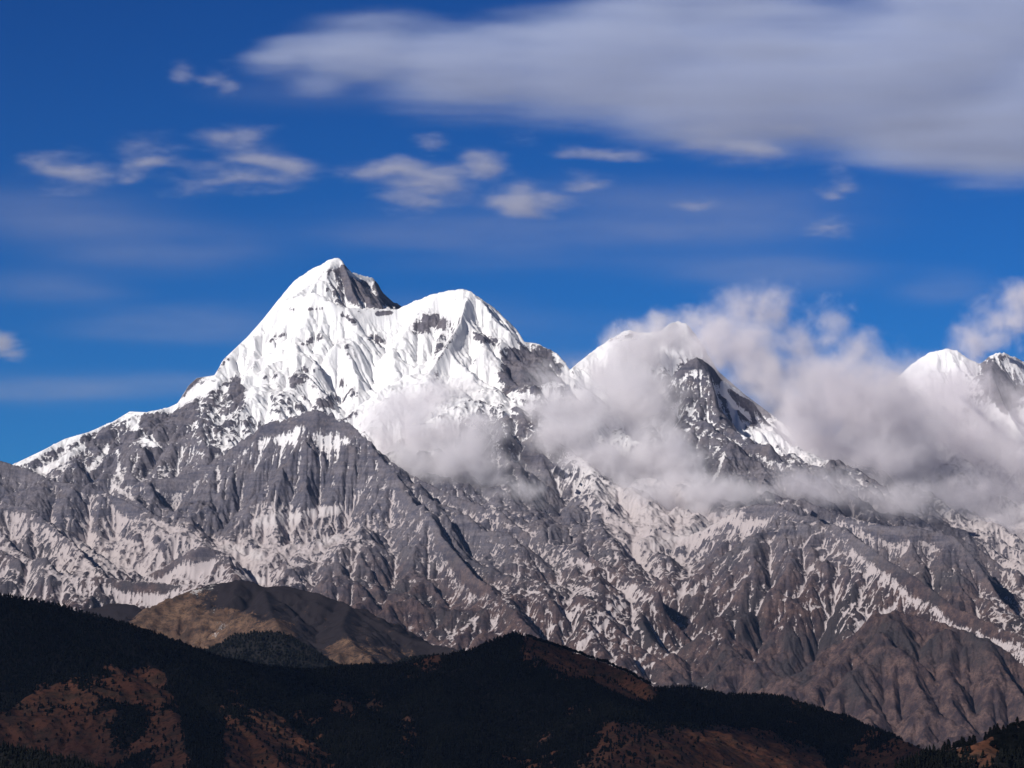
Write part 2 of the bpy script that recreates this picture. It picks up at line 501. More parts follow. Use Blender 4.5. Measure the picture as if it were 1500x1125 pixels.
# how much snow lies where: pixel x, y, distance km, amount
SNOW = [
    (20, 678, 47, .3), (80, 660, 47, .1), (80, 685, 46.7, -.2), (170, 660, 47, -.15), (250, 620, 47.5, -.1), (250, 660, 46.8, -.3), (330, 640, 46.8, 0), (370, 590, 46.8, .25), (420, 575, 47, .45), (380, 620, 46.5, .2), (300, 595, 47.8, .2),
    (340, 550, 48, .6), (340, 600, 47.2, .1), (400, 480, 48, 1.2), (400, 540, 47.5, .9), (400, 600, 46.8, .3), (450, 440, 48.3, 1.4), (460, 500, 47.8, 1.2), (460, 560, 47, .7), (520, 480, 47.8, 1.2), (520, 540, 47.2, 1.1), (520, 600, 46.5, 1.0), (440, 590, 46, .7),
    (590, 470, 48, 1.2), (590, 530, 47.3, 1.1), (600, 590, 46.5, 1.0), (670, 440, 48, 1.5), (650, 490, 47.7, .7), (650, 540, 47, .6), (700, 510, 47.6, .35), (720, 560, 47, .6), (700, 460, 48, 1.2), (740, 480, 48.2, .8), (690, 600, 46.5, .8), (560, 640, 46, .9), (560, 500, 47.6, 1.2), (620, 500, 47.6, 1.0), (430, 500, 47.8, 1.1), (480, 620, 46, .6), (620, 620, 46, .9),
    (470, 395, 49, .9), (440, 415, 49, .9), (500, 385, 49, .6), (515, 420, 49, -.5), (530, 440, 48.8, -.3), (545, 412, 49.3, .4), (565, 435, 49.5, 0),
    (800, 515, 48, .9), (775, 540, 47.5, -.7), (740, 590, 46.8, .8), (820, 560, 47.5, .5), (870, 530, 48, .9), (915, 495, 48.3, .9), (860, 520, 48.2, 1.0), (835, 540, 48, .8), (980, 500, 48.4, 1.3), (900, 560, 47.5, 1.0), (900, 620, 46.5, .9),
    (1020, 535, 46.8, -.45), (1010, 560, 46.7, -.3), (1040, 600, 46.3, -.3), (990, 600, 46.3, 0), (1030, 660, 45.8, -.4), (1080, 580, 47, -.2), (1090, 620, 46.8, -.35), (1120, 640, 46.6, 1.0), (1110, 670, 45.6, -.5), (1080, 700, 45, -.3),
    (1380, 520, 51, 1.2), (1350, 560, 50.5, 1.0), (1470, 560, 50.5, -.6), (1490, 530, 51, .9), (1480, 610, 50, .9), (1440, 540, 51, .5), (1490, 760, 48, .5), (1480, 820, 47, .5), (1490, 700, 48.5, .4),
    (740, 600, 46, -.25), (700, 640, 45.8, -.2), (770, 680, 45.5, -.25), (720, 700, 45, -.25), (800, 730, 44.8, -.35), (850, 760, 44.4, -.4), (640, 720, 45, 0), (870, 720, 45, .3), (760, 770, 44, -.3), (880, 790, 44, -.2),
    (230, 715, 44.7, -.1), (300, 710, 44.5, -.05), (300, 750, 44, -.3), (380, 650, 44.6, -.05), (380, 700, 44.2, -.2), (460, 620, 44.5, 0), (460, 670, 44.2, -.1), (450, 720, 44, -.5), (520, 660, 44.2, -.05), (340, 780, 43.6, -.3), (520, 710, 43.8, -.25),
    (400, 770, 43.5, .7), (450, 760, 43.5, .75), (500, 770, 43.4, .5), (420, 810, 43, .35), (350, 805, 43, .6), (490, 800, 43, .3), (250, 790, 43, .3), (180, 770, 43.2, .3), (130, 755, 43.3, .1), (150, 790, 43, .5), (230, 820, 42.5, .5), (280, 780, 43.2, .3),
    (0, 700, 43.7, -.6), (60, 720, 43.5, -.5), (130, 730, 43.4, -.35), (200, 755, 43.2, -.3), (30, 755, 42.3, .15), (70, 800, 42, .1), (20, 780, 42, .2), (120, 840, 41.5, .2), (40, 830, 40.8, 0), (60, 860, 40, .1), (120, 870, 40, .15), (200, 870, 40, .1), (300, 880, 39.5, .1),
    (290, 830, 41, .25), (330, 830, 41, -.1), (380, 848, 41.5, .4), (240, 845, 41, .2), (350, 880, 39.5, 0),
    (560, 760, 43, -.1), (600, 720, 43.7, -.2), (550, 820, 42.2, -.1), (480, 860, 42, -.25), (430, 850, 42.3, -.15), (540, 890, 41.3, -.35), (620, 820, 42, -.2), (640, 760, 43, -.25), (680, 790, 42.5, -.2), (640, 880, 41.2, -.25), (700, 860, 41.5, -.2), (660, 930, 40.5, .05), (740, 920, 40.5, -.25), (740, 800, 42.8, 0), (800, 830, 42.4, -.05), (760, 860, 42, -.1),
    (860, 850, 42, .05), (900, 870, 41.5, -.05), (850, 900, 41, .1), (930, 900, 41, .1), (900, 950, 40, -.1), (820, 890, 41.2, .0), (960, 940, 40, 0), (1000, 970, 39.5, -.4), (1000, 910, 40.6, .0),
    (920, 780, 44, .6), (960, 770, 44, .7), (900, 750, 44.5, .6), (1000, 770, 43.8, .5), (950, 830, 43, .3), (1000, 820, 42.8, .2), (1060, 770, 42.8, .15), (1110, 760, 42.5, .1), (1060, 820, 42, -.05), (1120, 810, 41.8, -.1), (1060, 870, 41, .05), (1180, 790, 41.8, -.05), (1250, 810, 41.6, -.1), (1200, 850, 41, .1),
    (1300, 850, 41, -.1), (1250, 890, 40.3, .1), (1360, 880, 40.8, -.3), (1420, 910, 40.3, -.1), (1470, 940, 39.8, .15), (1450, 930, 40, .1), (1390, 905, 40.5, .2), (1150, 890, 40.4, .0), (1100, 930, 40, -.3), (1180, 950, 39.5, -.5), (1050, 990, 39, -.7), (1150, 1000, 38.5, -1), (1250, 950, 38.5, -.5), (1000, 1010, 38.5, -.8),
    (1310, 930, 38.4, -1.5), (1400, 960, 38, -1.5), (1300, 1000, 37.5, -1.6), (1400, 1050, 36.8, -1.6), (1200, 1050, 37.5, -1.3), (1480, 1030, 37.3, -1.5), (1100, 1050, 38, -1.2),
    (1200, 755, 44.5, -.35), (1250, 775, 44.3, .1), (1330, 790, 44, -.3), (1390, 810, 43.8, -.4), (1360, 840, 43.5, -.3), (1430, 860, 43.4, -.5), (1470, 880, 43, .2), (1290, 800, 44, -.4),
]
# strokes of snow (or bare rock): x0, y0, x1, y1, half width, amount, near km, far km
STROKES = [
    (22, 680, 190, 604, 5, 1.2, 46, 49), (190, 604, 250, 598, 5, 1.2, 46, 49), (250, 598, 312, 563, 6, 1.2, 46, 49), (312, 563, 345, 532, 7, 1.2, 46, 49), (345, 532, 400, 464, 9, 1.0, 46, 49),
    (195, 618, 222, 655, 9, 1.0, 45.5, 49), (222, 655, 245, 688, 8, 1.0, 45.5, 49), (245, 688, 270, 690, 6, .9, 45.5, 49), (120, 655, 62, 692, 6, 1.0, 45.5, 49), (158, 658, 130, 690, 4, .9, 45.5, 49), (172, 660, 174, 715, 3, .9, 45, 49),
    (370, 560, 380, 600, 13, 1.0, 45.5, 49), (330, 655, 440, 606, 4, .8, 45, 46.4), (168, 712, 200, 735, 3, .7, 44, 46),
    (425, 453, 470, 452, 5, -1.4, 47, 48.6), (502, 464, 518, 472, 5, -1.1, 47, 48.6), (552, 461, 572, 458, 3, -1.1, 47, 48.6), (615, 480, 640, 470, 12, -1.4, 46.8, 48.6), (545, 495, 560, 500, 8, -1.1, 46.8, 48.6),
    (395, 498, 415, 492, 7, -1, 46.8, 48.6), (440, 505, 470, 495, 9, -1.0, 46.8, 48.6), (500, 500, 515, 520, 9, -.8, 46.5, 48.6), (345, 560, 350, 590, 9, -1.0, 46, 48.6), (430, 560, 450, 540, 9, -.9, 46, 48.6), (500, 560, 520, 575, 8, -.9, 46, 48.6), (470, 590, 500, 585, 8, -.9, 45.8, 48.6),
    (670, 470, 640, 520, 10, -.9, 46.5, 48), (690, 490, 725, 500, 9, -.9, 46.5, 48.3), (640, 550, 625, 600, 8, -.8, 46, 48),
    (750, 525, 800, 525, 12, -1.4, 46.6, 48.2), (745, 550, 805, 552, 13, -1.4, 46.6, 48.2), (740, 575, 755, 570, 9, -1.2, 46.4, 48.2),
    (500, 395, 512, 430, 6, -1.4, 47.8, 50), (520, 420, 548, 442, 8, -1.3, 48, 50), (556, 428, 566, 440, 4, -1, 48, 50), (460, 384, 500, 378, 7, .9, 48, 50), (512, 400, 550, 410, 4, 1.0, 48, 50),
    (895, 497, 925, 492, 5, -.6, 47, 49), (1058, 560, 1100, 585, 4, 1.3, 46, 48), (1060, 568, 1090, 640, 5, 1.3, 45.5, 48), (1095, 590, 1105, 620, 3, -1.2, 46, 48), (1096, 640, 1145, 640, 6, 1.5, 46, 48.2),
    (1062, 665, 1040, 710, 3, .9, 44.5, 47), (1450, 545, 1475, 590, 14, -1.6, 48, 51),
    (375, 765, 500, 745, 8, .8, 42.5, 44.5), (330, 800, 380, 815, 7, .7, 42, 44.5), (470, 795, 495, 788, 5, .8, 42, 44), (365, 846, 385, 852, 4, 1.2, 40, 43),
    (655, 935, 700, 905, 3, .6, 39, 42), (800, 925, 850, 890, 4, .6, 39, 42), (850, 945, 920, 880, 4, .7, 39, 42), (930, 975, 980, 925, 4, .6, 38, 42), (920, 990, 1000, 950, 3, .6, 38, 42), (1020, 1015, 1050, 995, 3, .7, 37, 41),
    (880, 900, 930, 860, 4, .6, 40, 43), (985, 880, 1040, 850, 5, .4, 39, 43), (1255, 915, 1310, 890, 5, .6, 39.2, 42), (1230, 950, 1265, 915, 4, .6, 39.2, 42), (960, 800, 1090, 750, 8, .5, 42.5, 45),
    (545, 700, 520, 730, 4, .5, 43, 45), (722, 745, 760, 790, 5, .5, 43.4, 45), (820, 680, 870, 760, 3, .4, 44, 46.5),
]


def blob_field(px, py, Yk, pts, sig):
    """a smooth field through hand-set values"""
    num = np.zeros(px.shape, np.float32)
    den = np.full(px.shape, 1e-9, np.float32)
    for x, y, k, v in pts:
        e = ((px - x) ** 2 + (py - y) ** 2) / (2 * sig * sig) + ((Yk - k) / 0.8) ** 2 * 0.5
        w = np.exp(-np.minimum(e, 60)).astype(np.float32) + 1e-12 / (1 + e.astype(np.float32))
        num += w * v
        den += w
    return num / den


def strokes(px, py, Yk, lines):
    s = np.zeros(px.shape, np.float32)
    for x0, y0, x1, y1, w, v, k0, k1 in lines:
        lo, hi = min(x0, x1) - 3 * w, max(x0, x1) + 3 * w
        m = (px > lo) & (px < hi) & (py > min(y0, y1) - 3 * w) & (py < max(y0, y1) + 3 * w) & (Yk > k0) & (Yk < k1)
        x, y = px[m], py[m]
        dx, dy = x1 - x0, y1 - y0
        t = np.clip(((x - x0) * dx + (y - y0) * dy) / (dx * dx + dy * dy + 1e-6), 0, 1)
        d = np.hypot(x - x0 - t * dx, y - y0 - t * dy)
        s[m] += v * np.exp(-(d / w) ** 2)
    return s


def blur(z, r):
    for ax in (0, 1):
        k = np.pad(z, [(r + 1, r) if a == ax else (0, 0) for a in (0, 1)], mode='edge').cumsum(axis=ax, dtype=np.float64)
        a = [slice(None)] * 2
        b = [slice(None)] * 2
        a[ax] = slice(2 * r + 1, None)
        b[ax] = slice(0, -(2 * r + 1))
        z = ((k[tuple(a)] - k[tuple(b)]) / (2 * r + 1)).astype(np.float32)
    return z


def build_range(cell):
    X, Y, Z, A, D, flute = make_range(cell)
    gy, gx = np.gradient(Z, cell, cell)
    g = np.hypot(gx, gy)
    A = blur(A.astype(np.float32), 1)
    hollow = np.clip((blur(Z, 2) - Z) / (0.30 * cell), -1.2, 1.2) * 0.16 + np.clip((blur(Z, 7) - Z) / (2.2 * cell), -1.2, 1.2) * 0.28
    px, py = pix(X, Y, Z)
    wob = 14 * fbm(X, Y, 300, 4, 201)
    wob2 = 14 * fbm(X, Y, 300, 4, 205)
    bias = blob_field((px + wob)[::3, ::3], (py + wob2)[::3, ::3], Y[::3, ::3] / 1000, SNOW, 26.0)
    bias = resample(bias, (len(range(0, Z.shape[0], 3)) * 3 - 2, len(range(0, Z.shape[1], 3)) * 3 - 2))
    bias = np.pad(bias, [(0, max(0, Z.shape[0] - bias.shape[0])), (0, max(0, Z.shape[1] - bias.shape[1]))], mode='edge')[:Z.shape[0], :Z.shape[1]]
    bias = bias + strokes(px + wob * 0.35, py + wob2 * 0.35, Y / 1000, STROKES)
    # shelves of snow along the beds of rock, thin lines of it down the gullies
    ledge = np.sin((Z + 0.20 * X + 650 * fbm(X, Y, 1300, 5, 211)) / 17.0) * 0.09 * sstep(-0.2, 0.3, fbm(X, Y, 900, 3, 213))
    lines = sstep(3.0, 4.9, np.log10(A)).astype(np.float32)
    patch = 0.55 * fbm(X, Y, 1400, 4, 223) + 0.45 * fbm(X, Y, 330, 5, 221, gain=0.62)
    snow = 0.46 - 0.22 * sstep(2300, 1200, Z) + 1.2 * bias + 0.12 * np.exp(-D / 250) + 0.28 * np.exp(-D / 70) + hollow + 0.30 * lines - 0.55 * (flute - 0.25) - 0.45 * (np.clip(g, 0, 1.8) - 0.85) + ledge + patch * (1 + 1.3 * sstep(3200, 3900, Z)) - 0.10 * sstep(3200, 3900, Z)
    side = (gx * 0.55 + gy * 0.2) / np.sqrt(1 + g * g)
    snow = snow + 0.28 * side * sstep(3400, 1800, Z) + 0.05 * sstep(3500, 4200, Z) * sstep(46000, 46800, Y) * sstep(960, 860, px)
    snow_light = sstep(2650, 3900, Z + 250 * fbm(X, Y, 900, 3, 231)) * 0.85 + 0.15 * sstep(0.4, 1.2, bias)  # brighter snow colour with height, standing in for the fuller sunlight there
    brown = sstep(2900, 1700, Z + 500 * fbm(X, Y, 1200, 4, 241))
    o = grid_mesh('mountain_range', X, Y, Z, {'snow': snow, 'snow_light': snow_light, 'brown': brown}, range_material())
    o['kind'] = 'structure'
    return X, Y, Z


RX, RY, RZ = build_range(9.0)

# ------------------------------------------------------------------ hills in front of the range
def hill_material(name, soil_a, soil_b, grass, wood, bed=0.0):
    m = bpy.data.materials.new(name)
    m.use_nodes = True
    N = Nodes(m.node_tree)
    out = N.new('ShaderNodeOutputMaterial')
    p = N.new('ShaderNodeBsdfPrincipled')
    N.link(p.outputs[0], out.inputs['Surface'])
    pos = N.new('ShaderNodeNewGeometry').outputs['Position']
    mp = N.new('ShaderNodeMapping')
    N.link(pos, mp.inputs['Vector'])
    mp.inputs['Scale'].default_value = (0.001, 0.001, 0.001)
    v = mp.outputs[0]
    big = N.noise(v, 5.0, 5, 0.6)
    mid = N.noise(v, 14.0, 7, 0.78)
    fine = N.noise(v, 60.0, 5, 0.75)
    c = N.mix(N.ramp(big, 0.35, 0.65), soil_a, soil_b)
    c = N.mix(N.ramp(mid, 0.42, 0.62), c, grass)
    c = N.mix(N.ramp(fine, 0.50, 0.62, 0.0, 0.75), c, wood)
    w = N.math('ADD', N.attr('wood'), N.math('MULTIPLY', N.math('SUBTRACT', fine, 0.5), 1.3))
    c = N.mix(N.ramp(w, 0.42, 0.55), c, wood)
    s = N.math('ADD', N.attr('snow'), N.math('MULTIPLY', N.math('SUBTRACT', fine, 0.5), 0.9))
    c = N.mix(N.ramp(s, 0.45, 0.6), c, rgb(0.45, 0.43, 0.43))
    N.link(c, p.inputs['Base Color'])
    p.inputs['Roughness'].default_value = 0.95
    p.inputs['Specular IOR Level'].default_value = 0.1
    b = N.new('ShaderNodeBump')
    b.inputs['Strength'].default_value = 0.7
    b.inputs['Distance'].default_value = 4.0
    N.link(N.math('ADD', fine, mid), b.inputs['Height'])
    N.link(b.outputs[0], p.inputs['Normal'])
    return m


def hills(name, box, cell, ridges, mat, wood, wsig, amp, seed, ero=10, snow=None, base=60.0, tal=0.9, relief=2.4):
    X0, X1, Y0, Y1 = box
    nx, ny = int(round((X1 - X0) / cell)) + 1, int(round((Y1 - Y0) / cell)) + 1
    X, Y = np.meshgrid(np.linspace(X0, X1, nx), np.linspace(Y0, Y1, ny))
    Xf, Yf = X.astype(np.float32), Y.astype(np.float32)
    Z, D = tents(Xf, Yf, ridges)
    far = sstep(0, 25 * amp ** 0.5, D)
    wx = far * fbm(X, Y, 8 * amp, 4, seed) * 3.5 * amp
    wy = far * fbm(X, Y, 8 * amp, 4, seed + 7) * 3.5 * amp
    Z, _ = tents(Xf + wx, Yf + wy, ridges, grid=(X, Y))
    Z = np.maximum(Z, base)
    Z = Z + (far * (fbm(X, Y, 10 * amp, 3, seed + 3) * amp * 0.8 + fbm(X, Y, 5 * amp, 4, seed + 13, ridged=True) * amp * 0.7 - 0.3 * amp)).astype(np.float32)
    Z, A = erode(Z.astype(np.float32), cell, ero, 0.012, tal, (0.2 + 0.8 * far).astype(np.float32))
    tight = tents(Xf, Yf, [(p, 0.7, 0.6, 500, True) for p, a, b, c, cr in ridges if cr], 4 * cell, True)[0]
    Z = np.maximum(Z, tight + (fbm(X, Y, 8 * cell, 4, seed + 31, gain=0.6) * cell * 1.2).astype(np.float32))
    Z = (Z + fbm(X, Y, 12 * cell, 4, seed + 45, ridged=True, gain=0.55) * cell * relief * (0.3 + 0.7 * far) + fbm(X, Y, 6 * cell, 3, seed + 41) * cell * 0.5).astype(np.float32)
    px, py = pix(X, Y, Z)
    f = np.full(Z.shape, -1.0, np.float32)
    if wood:
        f = blob_field(px, py, Y / 1000, wood, wsig) + 1.3 * fbm(X, Y, 15 * cell, 5, seed + 51, gain=0.68)
    sn = np.full(Z.shape, -1.0, np.float32)
    if snow:
        sn = blob_field(px, py, Y / 1000, snow, 14.0) + 0.8 * fbm(X, Y, 12 * cell, 4, seed + 61)
    o = grid_mesh(name, X, Y, Z, {'wood': f, 'snow': sn}, mat)
    o['kind'] = 'structure'
    return o, X, Y, Z, f


BROWN_HILL = [
    ridge([(60, 905, 31), (130, 894, 31), (150, 890, 31), (168, 886, 31), (188, 886, 31), (204, 892, 31), (222, 900, 31)], 0.8, 0.4, 600),
    ridge([(130, 985, 28.9), (170, 940, 29.3), (205, 906, 29.6), (222, 896, 29.7), (238, 886, 29.8), (255, 878, 29.9), (272, 871, 30), (290, 863, 30), (312, 858, 30), (334, 855, 30), (352, 852, 30), (370, 856, 30),
           (386, 863, 30), (398, 862, 30), (412, 861, 30), (428, 864, 30), (446, 868, 30), (470, 873, 29.9), (495, 881, 29.9), (512, 889, 29.8), (530, 900, 29.7), (545, 910, 29.6), (562, 918, 29.5), (585, 930, 29.4),
           (606, 939, 29.3), (630, 945, 29.2), (652, 950, 29), (680, 957, 28.8), (760, 985, 28.2)], 0.75, 0.42, 700),
    ridge([(386, 864, 30), (395, 895, 29.3), (410, 925, 28.6), (440, 960, 27.8)], 0.7, 0.4, 400),
    ridge([(512, 890, 29.8), (500, 920, 29), (520, 950, 28.2)], 0.7, 0.4, 400),
]
DARK_HILL = [ridge([(250, 1000, 24.7), (290, 965, 24.9), (318, 948, 25), (334, 938, 25), (346, 932, 25), (362, 929, 25), (385, 928, 25), (410, 928, 25), (424, 934, 25), (440, 943, 25), (458, 954, 25), (478, 967, 25),
                    (500, 979, 25), (560, 1000, 24.8)], 0.7, 0.4, 600),
             ridge([(560, 1000, 24.6), (585, 975, 24.8), (600, 964, 24.9), (640, 962, 24.9), (680, 985, 24.7)], 0.7, 0.4, 600)]
FOOTHILLS = [
    ridge([(-220, 845, 16.8), (-100, 860, 16.8), (0, 875, 16.8), (30, 880, 16.8), (62, 884, 16.8), (92, 891, 16.8), (120, 900, 16.8), (145, 907, 16.8), (180, 915, 16.9), (215, 925, 17), (250, 939, 17.1), (290, 955, 17.3),
           (330, 968, 17.5), (380, 977, 17.8), (430, 983, 18), (470, 984, 18.3), (500, 979, 18.5), (540, 976, 18.7), (570, 977, 18.8), (600, 972, 19), (622, 966, 19), (640, 962, 19), (662, 960, 19), (685, 955, 19),
           (702, 950, 19), (718, 941, 19), (736, 934, 19), (754, 930, 19), (770, 933, 19), (790, 940, 19), (815, 948, 19), (840, 956, 19), (866, 966, 18.9), (890, 975, 18.9), (910, 983, 18.8), (930, 993, 18.7),
           (947, 1003, 18.6), (957, 1016, 18.5), (972, 1036, 18.2), (990, 1060, 17.8)], 0.65, 0.36, 700),
    ridge([(940, 1030, 20), (960, 1010, 20), (985, 1009, 20), (1010, 1008, 20), (1035, 1013, 20), (1060, 1018, 20), (1090, 1020, 20), (1120, 1020, 19.9), (1145, 1023, 19.8), (1172, 1031, 19.6), (1200, 1041, 19.4),
           (1232, 1054, 19.1), (1262, 1066, 18.8), (1295, 1076, 18.5), (1325, 1087, 18.2), (1350, 1099, 17.9), (1380, 1118, 17.5), (1420, 1150, 17)], 0.6, 0.36, 700),
    ridge([(754, 931, 19), (772, 958, 18.4), (800, 985, 17.8), (850, 1003, 17.2), (900, 1040, 16.4), (905, 1085, 15.4), (880, 1130, 14.4)], 0.5, 0.34, 400),
    ridge([(1145, 1024, 19.8), (1120, 1050, 18.6), (1060, 1064, 17.4), (980, 1064, 16.4), (930, 1085, 15.4), (880, 1120, 14.6)], 0.5, 0.34, 400),
    ridge([(-120, 1090, 14.4), (-40, 1060, 14.6), (20, 1036, 14.8), (60, 1012, 14.9), (100, 996, 15), (150, 990, 15), (190, 992, 15), (214, 1002, 15), (238, 1022, 14.9), (256, 1050, 14.7), (270, 1080, 14.4), (290, 1130, 14)], 0.6, 0.36, 500),
    ridge([(300, 1000, 16), (322, 1030, 15.6), (350, 1058, 15.2), (384, 1090, 14.8), (420, 1130, 14.3)], 0.55, 0.36, 400),
    ridge([(460, 1020, 17), (510, 1030, 16.4), (545, 1070, 15.6), (570, 1130, 14.6)], 0.5, 0.34, 400),
    ridge([(640, 990, 18), (660, 1040, 16.8), (650, 1090, 15.6), (640, 1140, 14.6)], 0.5, 0.34, 400),
]
# where trees stand (above about 0.5) and where the brown grass is open
WOOD = [
    (0, 900, 16, 1.4), (100, 920, 16, 1.4), (200, 940, 16, 1.4), (100, 960, 16, 1.3), (0, 960, 16, 1.3), (0, 1010, 15.5, 1.1), (300, 980, 16.8, 1.3), (280, 1020, 16, 1.2), (300, 1060, 15.5, 1.2), (290, 1100, 15, 1.2),
    (130, 985, 15, .6), (200, 1000, 15, .15), (150, 1015, 15, .35), (100, 1030, 15, .2), (220, 1020, 15, .1), (60, 1050, 14.7, .1), (20, 1070, 14.5, .05), (90, 1075, 14.5, .25), (150, 1050, 14.8, .3), (190, 1060, 14.7, .75),
    (235, 1060, 14.7, .2), (180, 1090, 14.4, .55), (230, 1100, 14.4, .0), (130, 1100, 14.3, -.1), (205, 1100, 14.3, .7), (260, 1100, 14.5, .3),
    (350, 1040, 15.5, .55), (350, 1080, 15, -.1), (370, 1110, 14.6, -.2), (330, 1060, 15.4, .3), (400, 1065, 15.3, .1), (440, 1100, 14.8, .2), (420, 1040, 16, .6), (465, 1085, 15.2, .5), (400, 1010, 17, 1.2), (450, 1010, 17.3, 1.1),
    (520, 1000, 17.8, 1.1), (515, 1030, 17, .2), (530, 1045, 16.6, .4), (500, 1080, 16, 1.1), (560, 1070, 15.8, 1.2), (600, 1000, 17.8, 1.1), (605, 985, 18.5, .5), (580, 1075, 15.6, .4), (640, 1030, 17, 1.2), (700, 1000, 18, 1.3), (700, 1070, 16, 1.3),
    (640, 1100, 15, 1.2), (760, 1080, 15.4, .8), (780, 1100, 15, .5), (740, 1110, 14.8, .6), (800, 1110, 14.8, .6), (850, 1080, 15.6, .85), (860, 1050, 16.4, .55), (740, 950, 18.8, 1.4), (700, 960, 18.9, 1.4), (760, 990, 17.8, 1.3), (800, 1020, 17, 1.3),
    (780, 943, 18.9, .0), (800, 955, 18.6, -.4), (830, 965, 18.5, -.4), (775, 960, 18.4, .3), (795, 985, 18, .6), (850, 980, 18.2, -.1), (880, 985, 18.3, .05), (820, 980, 18, .2), (910, 1000, 18.2, .0), (940, 1010, 18.2, .0), (900, 985, 18.7, .1), (860, 1005, 17.4, 1.2), (900, 1030, 16.8, 1.2),
    (940, 1040, 17, 1.3), (990, 1030, 19, 1.1), (970, 1050, 17.4, 1.2), (1040, 1030, 19, 1.3), (1060, 1045, 18, 1.2), (1000, 1020, 19.6, 1.3), (1100, 1035, 19, 1.2), (1130, 1055, 18, .7), (1160, 1045, 18.6, .6), (1180, 1060, 18, .8),
    (1200, 1055, 18.8, .9), (1240, 1070, 18.4, .8), (1270, 1085, 18, .5), (1220, 1090, 17, .9), (1260, 1110, 17, .0), (1320, 1100, 17.8, -.3), (1300, 1085, 18.3, .7), (1290, 1115, 17, -.4),
    (900, 1080, 15.6, .1), (940, 1065, 16, .0), (880, 1110, 14.6, .0), (930, 1110, 14.8, .1), (1000, 1075, 16, -.3), (1060, 1075, 16.6, -.5), (1060, 1100, 15.6, -.5), (1120, 1090, 16.6, -.5), (1180, 1110, 16.4, -.5), (1000, 1110, 15, -.4), (1150, 1120, 16, -.4),
    (930, 1040, 16.6, .7), (1005, 1060, 17, .9),
]
NEAR_HILL = [ridge([(1240, 1180, 7.3), (1290, 1145, 7.6), (1320, 1129, 7.8), (1345, 1116, 7.9), (1372, 1106, 8), (1400, 1100, 8), (1430, 1092, 8), (1465, 1078, 8.1), (1500, 1064, 8.1), (1560, 1042, 8.1), (1650, 1020, 8.1)], 0.6, 0.36, 500)]
NEAR_SLOPE = [ridge([(-160, 1080, 9.4), (-60, 1086, 9.4), (0, 1096, 9.4), (40, 1103, 9.4), (80, 1111, 9.3), (110, 1117, 9.3), (150, 1135, 9.2), (220, 1180, 9.1)], 0.6, 0.36, 500)]

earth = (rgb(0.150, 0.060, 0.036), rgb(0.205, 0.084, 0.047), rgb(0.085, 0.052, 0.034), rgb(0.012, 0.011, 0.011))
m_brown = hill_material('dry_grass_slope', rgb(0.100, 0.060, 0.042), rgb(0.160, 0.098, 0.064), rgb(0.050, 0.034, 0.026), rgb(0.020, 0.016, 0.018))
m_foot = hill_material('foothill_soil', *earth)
WOOD_SHADE_B = [(250, 910, 29, -.4), (300, 920, 28.8, -.5), (350, 910, 29, -.4), (400, 920, 28.8, -.3), (280, 890, 29.5, .2), (330, 870, 29.8, .9), (360, 880, 29.6, 1.0), (300, 870, 29.9, .7), (400, 890, 29.5, .9), (430, 900, 29.3, .9), (480, 910, 29.2, 1.0), (460, 940, 28.5, .8),  # dark cover; also paints the hill's side away from the sun
          (540, 940, 28.8, .9), (520, 925, 29, .8), (590, 950, 28.8, .8), (520, 955, 28.3, .1), (500, 970, 28, .2), (600, 965, 28.5, .5), (560, 960, 28, .4), (385, 905, 29, .9), (180, 895, 31, 1.2), (220, 920, 29.4, -.2), (640, 955, 29, .9)]
SNOW_B = [(320, 868, 29.8, .3), (310, 872, 29.8, .3), (160, 895, 31, .25), (190, 900, 31, .1), (350, 860, 30, -.2), (250, 900, 29.5, -1), (400, 900, 29.5, -1), (500, 930, 29, -1)]
hills('brown_hill', (-3000, 600, 26500, 32200), 14.0, BROWN_HILL, m_brown, WOOD_SHADE_B, 16.0, 55.0, 400, 14, SNOW_B, relief=4.5)
o_dark, DX, DY, DZ, DW = hills('dark_hill', (-2400, 500, 23200, 26400), 14.0, DARK_HILL, m_foot, [(400, 950, 25, 1.5)], 50.0, 30.0, 440, 8)
o_foot, FX, FY, FZ, FW = hills('foothills', (-2500, 2300, 12600, 21400), 10.0, FOOTHILLS, m_foot, WOOD, 15.0, 32.0, 480, 12)
o_near, NX, NY, NZ, NW = hills('near_hillside', (380, 1300, 6600, 8900), 8.0, NEAR_HILL, m_foot, [(1400, 1110, 8, 1.3), (1480, 1090, 8, 1.3), (1408, 1103, 7.9, .2), (1450, 1088, 8, .4)], 14.0, 16.0, 520, 6)
o_slope, SX, SY, SZ, SW = hills('near_slope', (-1300, -600, 8300, 10000), 8.0, NEAR_SLOPE, m_foot, [(50, 1110, 9.3, 1.4)], 30.0, 16.0, 560, 6)

# the ground below everything, out to the horizon
gx, gy = np.meshgrid(np.linspace(-240000, 240000, 49), np.linspace(-60000, 300000, 37))
g = grid_mesh('valley_floor', gx, gy, np.zeros(gx.shape) + 0.0, {'wood': np.zeros(gx.shape), 'snow': np.zeros(gx.shape) - 1}, m_foot)
g['kind'] = 'structure'

# ------------------------------------------------------------------ trees
rng = np.random.RandomState(5)


def plain(name, a, b, scale):
    m = bpy.data.materials.new(name)
    m.use_nodes = True
    N = Nodes(m.node_tree)
    out = N.new('ShaderNodeOutputMaterial')
    p = N.new('ShaderNodeBsdfPrincipled')
    N.link(p.outputs[0], out.inputs['Surface'])
    pos = N.new('ShaderNodeNewGeometry').outputs['Position']
    mp = N.new('ShaderNodeMapping')
    N.link(pos, mp.inputs['Vector'])
    mp.inputs['Scale'].default_value = (scale, scale, scale)
    N.link(N.mix(N.ramp(N.noise(mp.outputs[0], 1.0, 3), 0.35, 0.65), a, b), p.inputs['Base Color'])
    p.inputs['Roughness'].default_value = 1.0
    p.inputs['Specular IOR Level'].default_value = 0.0
    return m


